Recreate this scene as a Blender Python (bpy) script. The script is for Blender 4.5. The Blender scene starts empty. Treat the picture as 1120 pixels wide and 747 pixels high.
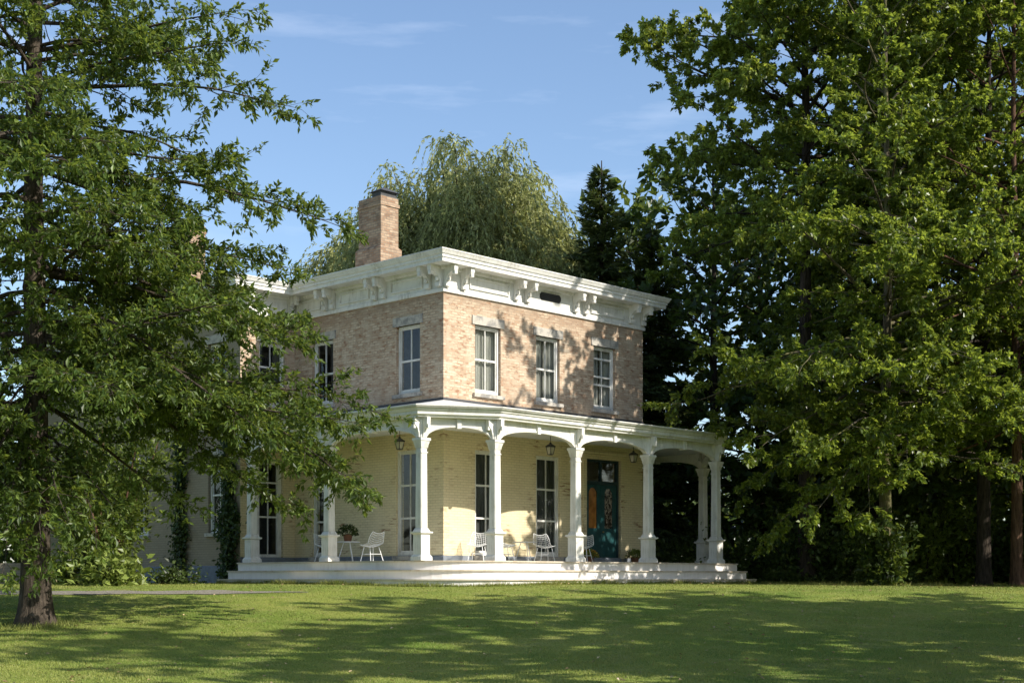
import bpy, math, random
import numpy as np
from mathutils import Vector, Matrix
R = math.radians
C = bpy.context.scene.collection
scene = bpy.context.scene

# ------------------------------------------------------------------ camera, sky, sun, exposure
EYE = 1.6
cam = bpy.data.cameras.new('camera'); cam_o = bpy.data.objects.new('camera', cam); C.objects.link(cam_o)
cam_o.location = (0, 0, EYE); cam_o.rotation_euler = (R(90), 0, 0)
cam.sensor_width = 36; cam.lens = 50.14; cam.shift_y = 0.2308; cam.clip_end = 3000
scene.camera = cam_o
scene.render.resolution_x, scene.render.resolution_y = 1024, 682

SUN_AZ = math.atan2(2.456, -1.203)          # clockwise from +Y
SUN_EL = R(35.5)
world = bpy.data.worlds.new('World'); scene.world = world; world.use_nodes = True
nt = world.node_tree; nt.nodes.clear()
wo = nt.nodes.new('ShaderNodeOutputWorld'); bg = nt.nodes.new('ShaderNodeBackground')
sky = nt.nodes.new('ShaderNodeTexSky'); sky.sky_type = 'NISHITA'; sky.sun_disc = False
sky.sun_elevation = SUN_EL; sky.sun_rotation = SUN_AZ
sky.air_density = 1.0; sky.dust_density = 1.0; sky.ozone_density = 2.4; sky.altitude = 100
bg.inputs['Strength'].default_value = 0.105
tc = nt.nodes.new('ShaderNodeTexCoord')
mp = nt.nodes.new('ShaderNodeMapping'); mp.inputs['Scale'].default_value = (2.2, 2.2, 13); mp.inputs['Rotation'].default_value = (0.0, 0.16, 0.0)
cn = nt.nodes.new('ShaderNodeTexNoise'); cn.inputs['Scale'].default_value = 1.9; cn.inputs['Detail'].default_value = 7; cn.inputs['Roughness'].default_value = 0.55
cr = nt.nodes.new('ShaderNodeMapRange'); cr.inputs['From Min'].default_value = 0.56; cr.inputs['From Max'].default_value = 0.85; cr.inputs['To Max'].default_value = 0.3
cm = nt.nodes.new('ShaderNodeMixRGB'); cm.inputs['Color2'].default_value = (7.2, 7.6, 8.6, 1)
nt.links.new(tc.outputs['Generated'], mp.inputs['Vector']); nt.links.new(mp.outputs[0], cn.inputs['Vector'])
nt.links.new(cn.outputs['Fac'], cr.inputs['Value']); nt.links.new(cr.outputs[0], cm.inputs['Fac'])
nt.links.new(sky.outputs[0], cm.inputs['Color1']); nt.links.new(cm.outputs[0], bg.inputs['Color'])
nt.links.new(bg.outputs[0], wo.inputs['Surface'])

sl = bpy.data.lights.new('sun', 'SUN'); sl.energy = 3.5; sl.angle = R(0.55); sl.color = (1.0, 0.94, 0.85)
so = bpy.data.objects.new('sun', sl); C.objects.link(so)
sd = Vector((math.sin(SUN_AZ) * math.cos(SUN_EL), math.cos(SUN_AZ) * math.cos(SUN_EL), math.sin(SUN_EL)))
so.rotation_euler = sd.to_track_quat('Z', 'Y').to_euler(); so.location = (40, -20, 40)
vs = scene.view_settings
vs.view_transform = 'Standard'; vs.look = 'None'; vs.gamma = 1; vs.use_curve_mapping = False
vs.exposure = 0.97
scene.render.engine = 'CYCLES'
cy = scene.cycles
cy.max_bounces = 6; cy.diffuse_bounces = 4; cy.glossy_bounces = 3; cy.transmission_bounces = 4; cy.transparent_max_bounces = 8
cy.caustics_reflective = False; cy.caustics_refractive = False

# ------------------------------------------------------------------ ground profile
_gy = np.array([-50, 0, 14, 20, 24, 29, 33, 36, 38.5, 46, 60, 100, 500.])
_gz = np.array([-1.75, -1.66, -1.64, -1.58, -1.38, -.94, -.53, -.27, -.18, -.17, -.25, -.6, -1.2])
_fy = np.linspace(-50, 500, 2751)
_k = np.exp(-np.linspace(-2, 2, 21) ** 2); _k /= _k.sum()
_fz = np.convolve(np.pad(np.interp(_fy, _gy, _gz), 10, mode='edge'), _k, mode='valid')
def ground(x, y):
    x = np.asarray(x, float); y = np.asarray(y, float)
    z = np.interp(y, _fy, _fz) + EYE
    z = z - .011 * np.clip(x - 5, 0, 30) * np.clip((y - 25) / 15, 0, 1)
    far = np.clip((41 - np.abs(y - 20)) / 20, 0, 1) * np.clip((36 - y) / 8, 0, 1)
    return z + far * (.035 * np.sin(x * .45 + 1.3 + y * .2) + .02 * np.sin(x * 1.1 - y * .55))

# ------------------------------------------------------------------ materials
def new_mat(name):
    m = bpy.data.materials.new(name); m.use_nodes = True
    n = m.node_tree.nodes; n.clear()
    out = n.new('ShaderNodeOutputMaterial')
    return m, m.node_tree, n, out
class NB:
    def __init__(s, name):
        s.m, s.t, s.n, s.out = new_mat(name)
    def add(s, typ, **kw):
        nd = s.n.new(typ)
        for k, v in kw.items():
            if hasattr(nd, k): setattr(nd, k, v)
            else: nd.inputs[k.replace('_', ' ')].default_value = v
        return nd
    def link(s, a, b): s.t.links.new(a, b)
    def noise(s, vec, scale, detail=4, rough=.55, dist=0):
        nd = s.add('ShaderNodeTexNoise'); nd.inputs['Scale'].default_value = scale; nd.inputs['Detail'].default_value = detail
        nd.inputs['Roughness'].default_value = rough; nd.inputs['Distortion'].default_value = dist
        if vec is not None: s.link(vec, nd.inputs['Vector'])
        return nd.outputs['Fac']
    def rng(s, v, a, b, c=0, d=1):
        nd = s.add('ShaderNodeMapRange'); nd.inputs['From Min'].default_value = a; nd.inputs['From Max'].default_value = b
        nd.inputs['To Min'].default_value = c; nd.inputs['To Max'].default_value = d; s.link(v, nd.inputs['Value']); return nd.outputs[0]
    def mix(s, f, a, b, mode='MIX'):
        nd = s.add('ShaderNodeMixRGB'); nd.blend_type = mode
        for inp, v in (('Fac', f), ('Color1', a), ('Color2', b)):
            if isinstance(v, (int, float)): nd.inputs[inp].default_value = v
            elif isinstance(v, tuple): nd.inputs[inp].default_value = (*v, 1)
            else: s.link(v, nd.inputs[inp])
        return nd.outputs[0]
    def math(s, op, a, b=0):
        nd = s.add('ShaderNodeMath'); nd.operation = op
        for i, v in enumerate((a, b)):
            if isinstance(v, (int, float)): nd.inputs[i].default_value = v
            else: s.link(v, nd.inputs[i])
        return nd.outputs[0]
    def mapping(s, vec, scale=(1, 1, 1), loc=(0, 0, 0)):
        nd = s.add('ShaderNodeMapping'); nd.inputs['Scale'].default_value = scale; nd.inputs['Location'].default_value = loc
        s.link(vec, nd.inputs['Vector']); return nd.outputs[0]
    def coord(s, which): return s.add('ShaderNodeTexCoord').outputs[which]
    def bump(s, h, strength=.3, dist=.02):
        nd = s.add('ShaderNodeBump'); nd.inputs['Strength'].default_value = strength; nd.inputs['Distance'].default_value = dist
        s.link(h, nd.inputs['Height']); return nd.outputs[0]
    def bsdf(s, col, rough=.6, spec=.3, normal=None, metal=0):
        p = s.add('ShaderNodeBsdfPrincipled')
        if isinstance(col, tuple): p.inputs['Base Color'].default_value = (*col, 1)
        else: s.link(col, p.inputs['Base Color'])
        if isinstance(rough, (int, float)): p.inputs['Roughness'].default_value = rough
        else: s.link(rough, p.inputs['Roughness'])
        p.inputs['Specular IOR Level'].default_value = spec; p.inputs['Metallic'].default_value = metal
        if normal is not None: s.link(normal, p.inputs['Normal'])
        return p.outputs[0]
    def done(s, sh): s.link(sh, s.out.inputs['Surface']); return s.m

def mat_leaf(name, c1, c2, trans, tfac=.32, rough=.42, spec=.35, var=.45):
    b = NB(name)
    geo = b.add('ShaderNodeNewGeometry')
    rnd = geo.outputs['Random Per Island']
    oi = b.add('ShaderNodeObjectInfo').outputs['Random']
    pos = b.coord('Object')
    n1 = b.noise(pos, .45, 2)
    f = b.math('ADD', b.math('MULTIPLY', rnd, .65), b.math('MULTIPLY', b.rng(n1, .3, .7), .35))
    col = b.mix(f, c1, c2)
    v = b.rng(b.math('FRACT', b.math('MULTIPLY', rnd, 17.31)), 0, 1, 1 - var, 1 + var)
    hsv = b.add('ShaderNodeHueSaturation'); b.link(col, hsv.inputs['Color']); b.link(v, hsv.inputs['Value'])
    b.link(b.rng(oi, 0, 1, .485, .515), hsv.inputs['Hue'])
    pale = b.math('GREATER_THAN', b.math('FRACT', b.math('MULTIPLY', rnd, 41.7)), .90)
    colv = b.mix(b.math('MULTIPLY', pale, .55), hsv.outputs[0], tuple(min(1, x * 2.6 + .02) for x in c2))
    p = b.bsdf(colv, rough, spec)
    tr = b.add('ShaderNodeBsdfTranslucent')
    h2 = b.add('ShaderNodeHueSaturation'); h2.inputs['Color'].default_value = (*trans, 1); b.link(v, h2.inputs['Value']); b.link(h2.outputs[0], tr.inputs['Color'])
    mx = b.add('ShaderNodeMixShader'); mx.inputs[0].default_value = tfac
    b.link(p, mx.inputs[1]); b.link(tr.outputs[0], mx.inputs[2])
    return b.done(mx.outputs[0])

def mat_bark(name, c1, c2, moss=None, scale=1.0):
    b = NB(name); o = b.coord('Object')
    st = b.mapping(o, (7 * scale, 7 * scale, 1.1 * scale))
    n = b.noise(st, 2.2, 6, .62, .6)
    n2 = b.noise(o, 1.3, 3)
    col = b.mix(b.rng(n, .35, .68), c1, c2)
    if moss: col = b.mix(b.rng(n2, .45, .65, 0, .8), col, moss)
    return b.done(b.bsdf(col, .9, .1, b.bump(n, 1.0, .06)))

def mat_paint(name, c=(.78, .77, .73), dirt=(.55, .53, .46), rough=.55, amt=.35):
    b = NB(name); o = b.coord('Object')
    n = b.noise(o, 2.3, 5, .6); n2 = b.noise(b.mapping(o, (9, 9, 1.2)), 1.5, 4)
    f = b.math('MULTIPLY', b.rng(n, .40, .70), b.rng(n2, .35, .65))
    return b.done(b.bsdf(b.mix(b.math('MULTIPLY', f, amt), c, dirt), rough, .3, b.bump(b.noise(o, 40, 3), .08, .005)))

def mat_plain(name, c, rough=.6, spec=.3, metal=0, var=.15):
    b = NB(name); n = b.noise(b.coord('Object'), 6, 3)
    return b.done(b.bsdf(b.mix(b.rng(n, .3, .7), tuple(x * (1 - var) for x in c), tuple(min(1, x * (1 + var)) for x in c)), rough, spec, None, metal))

def brick_nodes(b, c1, c2, mortar, msize=.012):
    uv = b.coord('UV')
    br = b.add('ShaderNodeTexBrick'); b.link(uv, br.inputs['Vector'])
    for k, v in (('Color1', (*c1, 1)), ('Color2', (*c2, 1)), ('Mortar', (*mortar, 1)), ('Scale', 1.0), ('Mortar Size', msize), ('Mortar Smooth', .3), ('Bias', -.1), ('Brick Width', .225), ('Row Height', .078)):
        br.inputs[k].default_value = v
    return uv, br

def mat_brick():
    b = NB('buff_brick')
    uv, br = brick_nodes(b, (.44, .305, .20), (.62, .50, .36), (.36, .285, .21))
    cell = b.mapping(uv, (1 / .225, 1 / .078, 1))
    nb = b.noise(b.mapping(uv, (4.4, 12.8, 1)), 1.0, 2)
    big = b.noise(uv, .55, 5, .6); mid = b.noise(uv, 2.2, 5, .65)
    col = b.mix(b.rng(nb, .54, .66, 0, .8), br.outputs['Color'], (.27, .135, .075))
    nd = b.noise(b.mapping(uv, (5.1, 12.8, 1), (7, 3, 0)), 1.0, 2); col = b.mix(b.rng(nd, .60, .70, 0, .6), col, (.13, .085, .06))
    col = b.mix(b.rng(mid, .46, .66, 0, .45), col, (.66, .575, .44))
    col = b.mix(b.rng(big, .50, .72, 0, .5), col, (.34, .235, .16))
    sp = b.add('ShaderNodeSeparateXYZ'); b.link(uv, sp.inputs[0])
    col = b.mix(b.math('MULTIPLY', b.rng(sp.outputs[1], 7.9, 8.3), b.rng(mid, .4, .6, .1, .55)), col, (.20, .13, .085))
    h = b.math('ADD', br.outputs['Fac'], b.math('MULTIPLY', b.noise(uv, 30, 3), -.5))
    return b.done(b.bsdf(col, .92, .1, b.bump(h, -.6, .012)))

def mat_chimney():
    b = NB('weathered_red_brick')
    uv, br = brick_nodes(b, (.30, .185, .115), (.48, .365, .25), (.24, .20, .155))
    n = b.noise(uv, 2.4, 5, .65); n2 = b.noise(b.mapping(uv, (5, 13, 1)), 1, 2)
    col = b.mix(b.rng(n2, .55, .7, 0, .7), br.outputs['Color'], (.42, .30, .21))
    col = b.mix(b.rng(n, .5, .7, 0, .6), col, (.09, .065, .05))
    return b.done(b.bsdf(col, .92, .1, b.bump(br.outputs['Fac'], -.6, .012)))

def mat_painted_brick(name, paint, paint2, chipcol, chip=.62):
    b = NB(name)
    uv, br = brick_nodes(b, paint, paint2, tuple(x * .78 for x in paint), .010)
    big = b.noise(uv, .8, 4)
    col = b.mix(b.rng(big, .35, .7, 0, .5), br.outputs['Color'], tuple(x * 1.12 for x in paint2))
    ch = b.noise(b.mapping(uv, (2.1, 11.5, 1)), 1.0, 6, .72, .5); cl = b.noise(uv, .9, 3)
    f = b.math('MULTIPLY', b.rng(ch, chip, chip + .05), b.rng(cl, .50, .62))
    col = b.mix(b.math('MULTIPLY', f, .85), col, chipcol)
    h = b.math('ADD', br.outputs['Fac'], b.math('MULTIPLY', b.noise(uv, 25, 3), -.4))
    return b.done(b.bsdf(col, .8, .2, b.bump(h, -.45, .01)))

def mat_glass():
    b = NB('window_glass')
    lw = b.add('ShaderNodeLayerWeight')
    wav = b.bump(b.noise(b.coord('Object'), 1.7, 2), .06, .05); b.link(wav, lw.inputs['Normal'])
    fac = b.math('ADD', .05, b.math('MULTIPLY', .9, b.math('POWER', lw.outputs['Facing'], 4.5)))
    g = b.add('ShaderNodeBsdfGlossy'); g.inputs['Roughness'].default_value = .03; b.link(wav, g.inputs['Normal'])
    tr = b.add('ShaderNodeBsdfTransparent'); tr.inputs['Color'].default_value = (.90, .92, .90, 1)
    mx = b.add('ShaderNodeMixShader'); b.link(fac, mx.inputs[0]); b.link(tr.outputs[0], mx.inputs[1]); b.link(g.outputs[0], mx.inputs[2])
    return b.done(mx.outputs[0])

def mat_curtain(name, c):
    b = NB(name); n = b.noise(b.mapping(b.coord('Object'), (9, 9, .6)), 1.4, 3)
    d = b.add('ShaderNodeBsdfDiffuse'); b.link(b.mix(b.rng(n, .35, .65), tuple(x * .6 for x in c), c), d.inputs['Color'])
    t = b.add('ShaderNodeBsdfTranslucent'); t.inputs['Color'].default_value = (*c, 1)
    mx = b.add('ShaderNodeMixShader'); mx.inputs[0].default_value = .25; b.link(d.outputs[0], mx.inputs[1]); b.link(t.outputs[0], mx.inputs[2])
    return b.done(mx.outputs[0])

def mat_lawn():
    b = NB('lawn_soil_and_turf'); o = b.coord('Object')
    n1 = b.noise(o, .30, 5, .6); n2 = b.noise(o, 1.7, 5, .65); n3 = b.noise(o, 26, 4, .7); n4 = b.noise(b.mapping(o, (1, 1, 1), (31, 7, 0)), .8, 4)
    c = b.mix(b.rng(n1, .35, .65), (.150, .225, .032), (.305, .330, .068))
    c = b.mix(b.rng(n2, .50, .72, 0, .7), c, (.390, .345, .130))
    c = b.mix(b.rng(n4, .56, .68, 0, .6), c, (.110, .185, .030))
    c = b.mix(b.rng(n3, .38, .62, 0, .68), c, (.070, .105, .020))
    return b.done(b.bsdf(c, .9, .1, b.bump(n3, .5, .03)))
def mat_grass():
    b = NB('grass_blades'); o = b.coord('Object'); rnd = b.add('ShaderNodeNewGeometry').outputs['Random Per Island']
    n1 = b.noise(o, .3, 4); n2 = b.noise(o, 1.6, 4)
    c = b.mix(b.rng(n1, .35, .65), (.150, .225, .036), (.305, .330, .074))
    c = b.mix(b.rng(n2, .5, .75, 0, .6), c, (.350, .305, .125))
    c = b.mix(b.math('MULTIPLY', rnd, .55), c, (.27, .255, .09))
    p = b.bsdf(c, .55, .25)
    t = b.add('ShaderNodeBsdfTranslucent'); t.inputs['Color'].default_value = (.30, .32, .08, 1)
    mx = b.add('ShaderNodeMixShader'); mx.inputs[0].default_value = .3; b.link(p, mx.inputs[1]); b.link(t.outputs[0], mx.inputs[2])
    return b.done(mx.outputs[0])
def mat_gravel():
    b = NB('gravel'); o = b.coord('Object'); n = b.noise(o, 26, 5, .75); n2 = b.noise(o, 1.2, 3)
    return b.done(b.bsdf(b.mix(b.rng(n, .3, .7), (.13, .115, .09), (.34, .31, .255)), .95, .1, b.bump(n, .8, .03)))
def mat_lace():
    b = NB('lace_curtain_behind_glass'); n = b.noise(b.mapping(b.coord('Object'), (9, 9, 7)), 1.2, 4, .7)
    return b.done(b.bsdf(b.mix(b.rng(n, .47, .56), (.035, .025, .018), (.34, .28, .22)), .12, .5))

def mat_stone():
    b = NB('weathered_stone'); o = b.coord('Object'); n = b.noise(o, 3.2, 5, .65); n2 = b.noise(o, 20, 3)
    c = b.mix(b.rng(n, .46, .60), (.50, .46, .39), (.25, .24, .22)); c = b.mix(b.rng(n2, .4, .7, 0, .3), c, (.3, .28, .25))
    return b.done(b.bsdf(c, .9, .1, b.bump(n2, .3, .01)))

M = dict(
    white=mat_paint('white_paint', (.74, .725, .67), (.34, .31, .24), .6, .65), trim=mat_paint('old_white_trim', (.74, .73, .68), (.50, .48, .42)),
    step=mat_paint('step_paint', (.80, .77, .73), (.52, .48, .42), .5, .5),
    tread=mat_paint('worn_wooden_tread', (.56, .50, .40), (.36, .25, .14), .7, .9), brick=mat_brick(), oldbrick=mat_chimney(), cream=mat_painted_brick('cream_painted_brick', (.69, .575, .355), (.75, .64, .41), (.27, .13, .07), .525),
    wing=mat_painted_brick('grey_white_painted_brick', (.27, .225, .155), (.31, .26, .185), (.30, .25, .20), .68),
    stone=mat_stone(), base=mat_plain('blue_grey_stone', (.19, .21, .235), .85),
    glass=mat_glass(), sheer=mat_curtain('sheer_curtain', (.56, .55, .49)), drape=mat_curtain('grey_drape', (.15, .155, .145)),
    plaster=mat_plain('dark_plaster', (.16, .15, .13), .9), roofing=mat_plain('roofing_felt', (.20, .20, .20), .9),
    tin=mat_paint('painted_tin_roof', (.66, .66, .64), (.4, .4, .37), .45, .5), flash=mat_plain('lead_flashing', (.06, .062, .065), .6),
    teal=mat_plain('teal_door_paint', (.016, .070, .072), .4, .4, var=.3), darkteal=mat_plain('dark_teal_paint', (.02, .045, .05), .4, .4),
    amber=mat_plain('amber_curtain_behind_glass', (.42, .17, .04), .12, .5, var=.35), lace=mat_lace(),
    black=mat_plain('black_iron', (.02, .02, .02), .45, .5), lampglass=mat_plain('milky_lamp_glass', (.45, .42, .34), .15, .5),
    wire=mat_plain('white_wire', (.78, .78, .76), .35, .5), brass=mat_plain('brass', (.5, .36, .14), .3, .5, 1.0),
    bark=mat_bark('grey_brown_bark', (.032, .026, .020), (.115, .092, .070)), barkd=mat_bark('dark_bark', (.022, .018, .015), (.085, .068, .052)),
    barkm=mat_bark('mossy_bark', (.06, .05, .035), (.20, .17, .115), (.13, .13, .04)), barkr=mat_bark('reddish_bark', (.06, .034, .024), (.18, .105, .07)),
    lawn=mat_lawn(), grass=mat_grass(), gravel=mat_gravel(), soil=mat_plain('garden_soil', (.035, .028, .02), .95, .05),
    terracotta=mat_plain('clay_pot', (.28, .13, .075), .8),
    oak=mat_leaf('oak_leaf', (.030, .058, .012), (.100, .136, .027), (.29, .36, .05), .38),
    maple=mat_leaf('maple_leaf', (.030, .066, .011), (.118, .168, .025), (.36, .44, .05), .42, .38, .45),
    maplel=mat_leaf('light_maple_leaf', (.052, .100, .015), (.168, .205, .036), (.40, .46, .06), .42),
    willow=mat_leaf('willow_leaf', (.185, .200, .065), (.300, .300, .120), (.48, .50, .17), .42, .5, .3),
    spruce=mat_leaf('spruce_needle', (.060, .095, .030), (.120, .155, .048), (.18, .22, .05), .15),
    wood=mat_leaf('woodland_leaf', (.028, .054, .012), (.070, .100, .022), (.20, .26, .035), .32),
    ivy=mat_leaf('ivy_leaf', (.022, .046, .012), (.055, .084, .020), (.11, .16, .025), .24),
    hosta=mat_leaf('pale_shrub_leaf', (.12, .165, .032), (.19, .235, .055), (.30, .36, .07), .32),
    litter=mat_leaf('dry_leaf', (.20, .13, .06), (.36, .27, .14), (.3, .2, .08), .15),
    petal=mat_leaf('flower_petal', (.45, .16, .03), (.55, .35, .06), (.5, .3, .05), .2),
)

# ------------------------------------------------------------------ mesh builders
def tag(o, label=None, cat=None, group=None, kind=None):
    for k, v in (('label', label), ('category', cat), ('group', group), ('kind', kind)):
        if v: o[k] = v
    return o
def empty(name, loc=(0, 0, 0), rz=0):
    o = bpy.data.objects.new(name, None); C.objects.link(o); o.location = loc; o.rotation_euler = (0, 0, rz); o.empty_display_size = .2
    return o
def mesh_np(name, V, loops, starts, mat, parent=None, smooth=False, uv=False):
    me = bpy.data.meshes.new(name)
    V = np.ascontiguousarray(V, dtype=np.float32); loops = np.ascontiguousarray(loops, dtype=np.int32); starts = np.ascontiguousarray(starts, dtype=np.int32)
    me.vertices.add(len(V)); me.vertices.foreach_set('co', V.ravel())
    me.loops.add(len(loops)); me.loops.foreach_set('vertex_index', loops)
    me.polygons.add(len(starts)); me.polygons.foreach_set('loop_start', starts)
    me.update(calc_edges=True)
    me.polygons.foreach_set('use_smooth', np.full(len(starts), smooth, dtype=bool))
    me.materials.append(mat)
    o = bpy.data.objects.new(name, me); C.objects.link(o)
    if parent: o.parent = parent
    return o
class MB:
    def __init__(s): s.v = []; s.f = []
    def face(s, pts):
        b = len(s.v); s.v.extend([tuple(p) for p in pts]); s.f.append(list(range(b, b + len(pts))))
    def hexa(s, p):     # p: 8 corners 000 100 110 010 001 101 111 011
        b = len(s.v); s.v.extend([tuple(q) for q in p])
        for q in ((0, 3, 2, 1), (4, 5, 6, 7), (0, 1, 5, 4), (1, 2, 6, 5), (2, 3, 7, 6), (3, 0, 4, 7)): s.f.append([b + i for i in q])
    def box(s, x0, x1, y0, y1, z0, z1):
        s.hexa([(x0, y0, z0), (x1, y0, z0), (x1, y1, z0), (x0, y1, z0), (x0, y0, z1), (x1, y0, z1), (x1, y1, z1), (x0, y1, z1)])
    def frustum(s, cx, cy, z0, z1, w0, w1):
        a, c = w0 / 2, w1 / 2
        s.hexa([(cx - a, cy - a, z0), (cx + a, cy - a, z0), (cx + a, cy + a, z0), (cx - a, cy + a, z0), (cx - c, cy - c, z1), (cx + c, cy - c, z1), (cx + c, cy + c, z1), (cx - c, cy + c, z1)])
    def prism(s, poly, ext):    # closed polygon (3d pts) swept by a vector
        n = len(poly); b = len(s.v); e = Vector(ext)
        s.v.extend([tuple(p) for p in poly]); s.v.extend([tuple(Vector(p) + e) for p in poly])
        s.f.append(list(range(b + n - 1, b - 1, -1))); s.f.append(list(range(b + n, b + 2 * n)))
        for i in range(n):
            j = (i + 1) % n; s.f.append([b + i, b + j, b + n + j, b + n + i])
    def tube(s, pts, r, k=6, cap=True):
        pts = [Vector(p) for p in pts]; n = len(pts); b = len(s.v)
        rr = r if isinstance(r, (list, tuple, np.ndarray)) else [r] * n
        up = Vector((0, 0, 1))
        for i, p in enumerate(pts):
            t = (pts[min(i + 1, n - 1)] - pts[max(i - 1, 0)]).normalized()
            a = t.cross(up if abs(t.z) < .95 else Vector((1, 0, 0))).normalized(); c = t.cross(a)
            for j in range(k):
                q = 2 * math.pi * j / k; s.v.append(tuple(p + (a * math.cos(q) + c * math.sin(q)) * rr[i]))
        for i in range(n - 1):
            for j in range(k):
                j2 = (j + 1) % k; s.f.append([b + i * k + j, b + (i + 1) * k + j, b + (i + 1) * k + j2, b + i * k + j2])
        if cap: s.f.append([b + j for j in range(k)]); s.f.append([b + (n - 1) * k + j for j in range(k - 1, -1, -1)])
    def lathe(s, prof, cx=0, cy=0, k=20):
        b = len(s.v)
        for r, z in prof:
            for j in range(k):
                q = 2 * math.pi * j / k; s.v.append((cx + r * math.cos(q), cy + r * math.sin(q), z))
        for i in range(len(prof) - 1):
            for j in range(k):
                j2 = (j + 1) % k; s.f.append([b + i * k + j, b + i * k + j2, b + (i + 1) * k + j2, b + (i + 1) * k + j])
    def sweep(s, path, prof, endcaps=True):   # profile (offset outward = left of travel, z) along an open plan polyline with mitred corners
        P = [Vector((p[0], p[1])) for p in path]; n = len(P); b = len(s.v); m = len(prof)
        for i in range(n):
            ns = []
            if i > 0: d = (P[i] - P[i - 1]).normalized(); ns.append(Vector((-d.y, d.x)))
            if i < n - 1: d = (P[i + 1] - P[i]).normalized(); ns.append(Vector((-d.y, d.x)))
            nn = ns[0] if len(ns) == 1 else (ns[0] + ns[1]) / (1 + ns[0].dot(ns[1]))
            for o, z in prof: s.v.append((P[i].x + nn.x * o, P[i].y + nn.y * o, z))
        for i in range(n - 1):
            for j in range(m - 1):
                s.f.append([b + i * m + j, b + (i + 1) * m + j, b + (i + 1) * m + j + 1, b + i * m + j + 1])
        if endcaps:
            s.f.append([b + j for j in range(m)]); s.f.append([b + (n - 1) * m + j for j in range(m - 1, -1, -1)])
    def build(s, name, mat, parent=None, smooth=False, bevel=0):
        me = bpy.data.meshes.new(name); me.from_pydata(s.v, [], s.f); me.update()
        uvl = me.uv_layers.new(name='uv')
        for p in me.polygons:
            n = p.normal; ax = 2 if abs(n.z) > .7 else (0 if abs(n.x) > abs(n.y) else 1)
            for li in p.loop_indices:
                co = me.vertices[me.loops[li].vertex_index].co
                uvl.data[li].uv = (co.x, co.y) if ax == 2 else ((co.y, co.z) if ax == 0 else (co.x, co.z))
            p.use_smooth = smooth
        me.materials.append(mat)
        o = bpy.data.objects.new(name, me); C.objects.link(o)
        if parent: o.parent = parent
        if bevel:
            md = o.modifiers.new('edge', 'BEVEL'); md.width = bevel; md.segments = 1; md.limit_method = 'ANGLE'
        return o
def copy_tree(o, parent=None):
    c = o.copy(); C.objects.link(c); c.parent = parent
    for ch in list(o.children): copy_tree(ch, c)
    return c

# ================================================================== setting: lawn, path
def grid_sheet(name, xs, ys, mat, dz=0):
    X, Y = np.meshgrid(xs, ys); Z = ground(X, Y) + dz
    V = np.stack([X, Y, Z], -1).reshape(-1, 3); nx = len(xs); ny = len(ys)
    i = (np.arange(ny - 1)[:, None] * nx + np.arange(nx - 1)[None]).ravel()
    L = np.stack([i, i + 1, i + nx + 1, i + nx], -1).ravel()
    o = mesh_np(name, V, L, np.arange(0, len(L), 4), mat, smooth=True)
    o['kind'] = 'structure'; return o
xs = np.concatenate([np.linspace(-600, -45, 14), np.linspace(-40, 40, 161), np.linspace(45, 600, 14)])
ys = np.concatenate([np.linspace(-60, 8, 10), np.linspace(10, 60, 126), np.linspace(64, 900, 20)])
grid_sheet('lawn', xs, ys, M['lawn'])
px_ = np.linspace(-32, -5.0, 110); Vp = []
for q in px_:
    w_ = .46 * min(1, (-5.0 - q) / 2.5 + .08) * (1 + .16 * math.sin(q * 2.3) + .12 * math.sin(q * 5.1 + 1)); c_ = 35.0 + .10 * math.sin(q * .7) + .05 * math.sin(q * 3.1)
    for r_ in np.linspace(-1, 1, 5): Vp.append((q, c_ + r_ * w_, float(ground(q, c_ + r_ * w_)) + .016))
ii = (np.arange(109)[:, None] * 5 + np.arange(4)[None]).ravel(); po = mesh_np('path', np.array(Vp), np.stack([ii, ii + 5, ii + 6, ii + 1], -1).ravel(), np.arange(0, len(ii) * 4, 4), M['gravel'], smooth=True); po['kind'] = 'structure'

# ================================================================== house
A = R(45.8)
HX, HY, HZ = -1.971, 41.0, EYE - .17
house = tag(empty('house', (HX, HY, HZ), A), 'two storey brick house with white bracketed cornice and columned porch', 'house')
UX = Vector((math.cos(A), math.sin(A), 0)); VX = Vector((-math.sin(A), math.cos(A), 0))
def hw(u, v, z=0):     # house-local to world
    p = Vector((HX, HY, HZ)) + UX * u + VX * v; return Vector((p.x, p.y, HZ + z))

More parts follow.
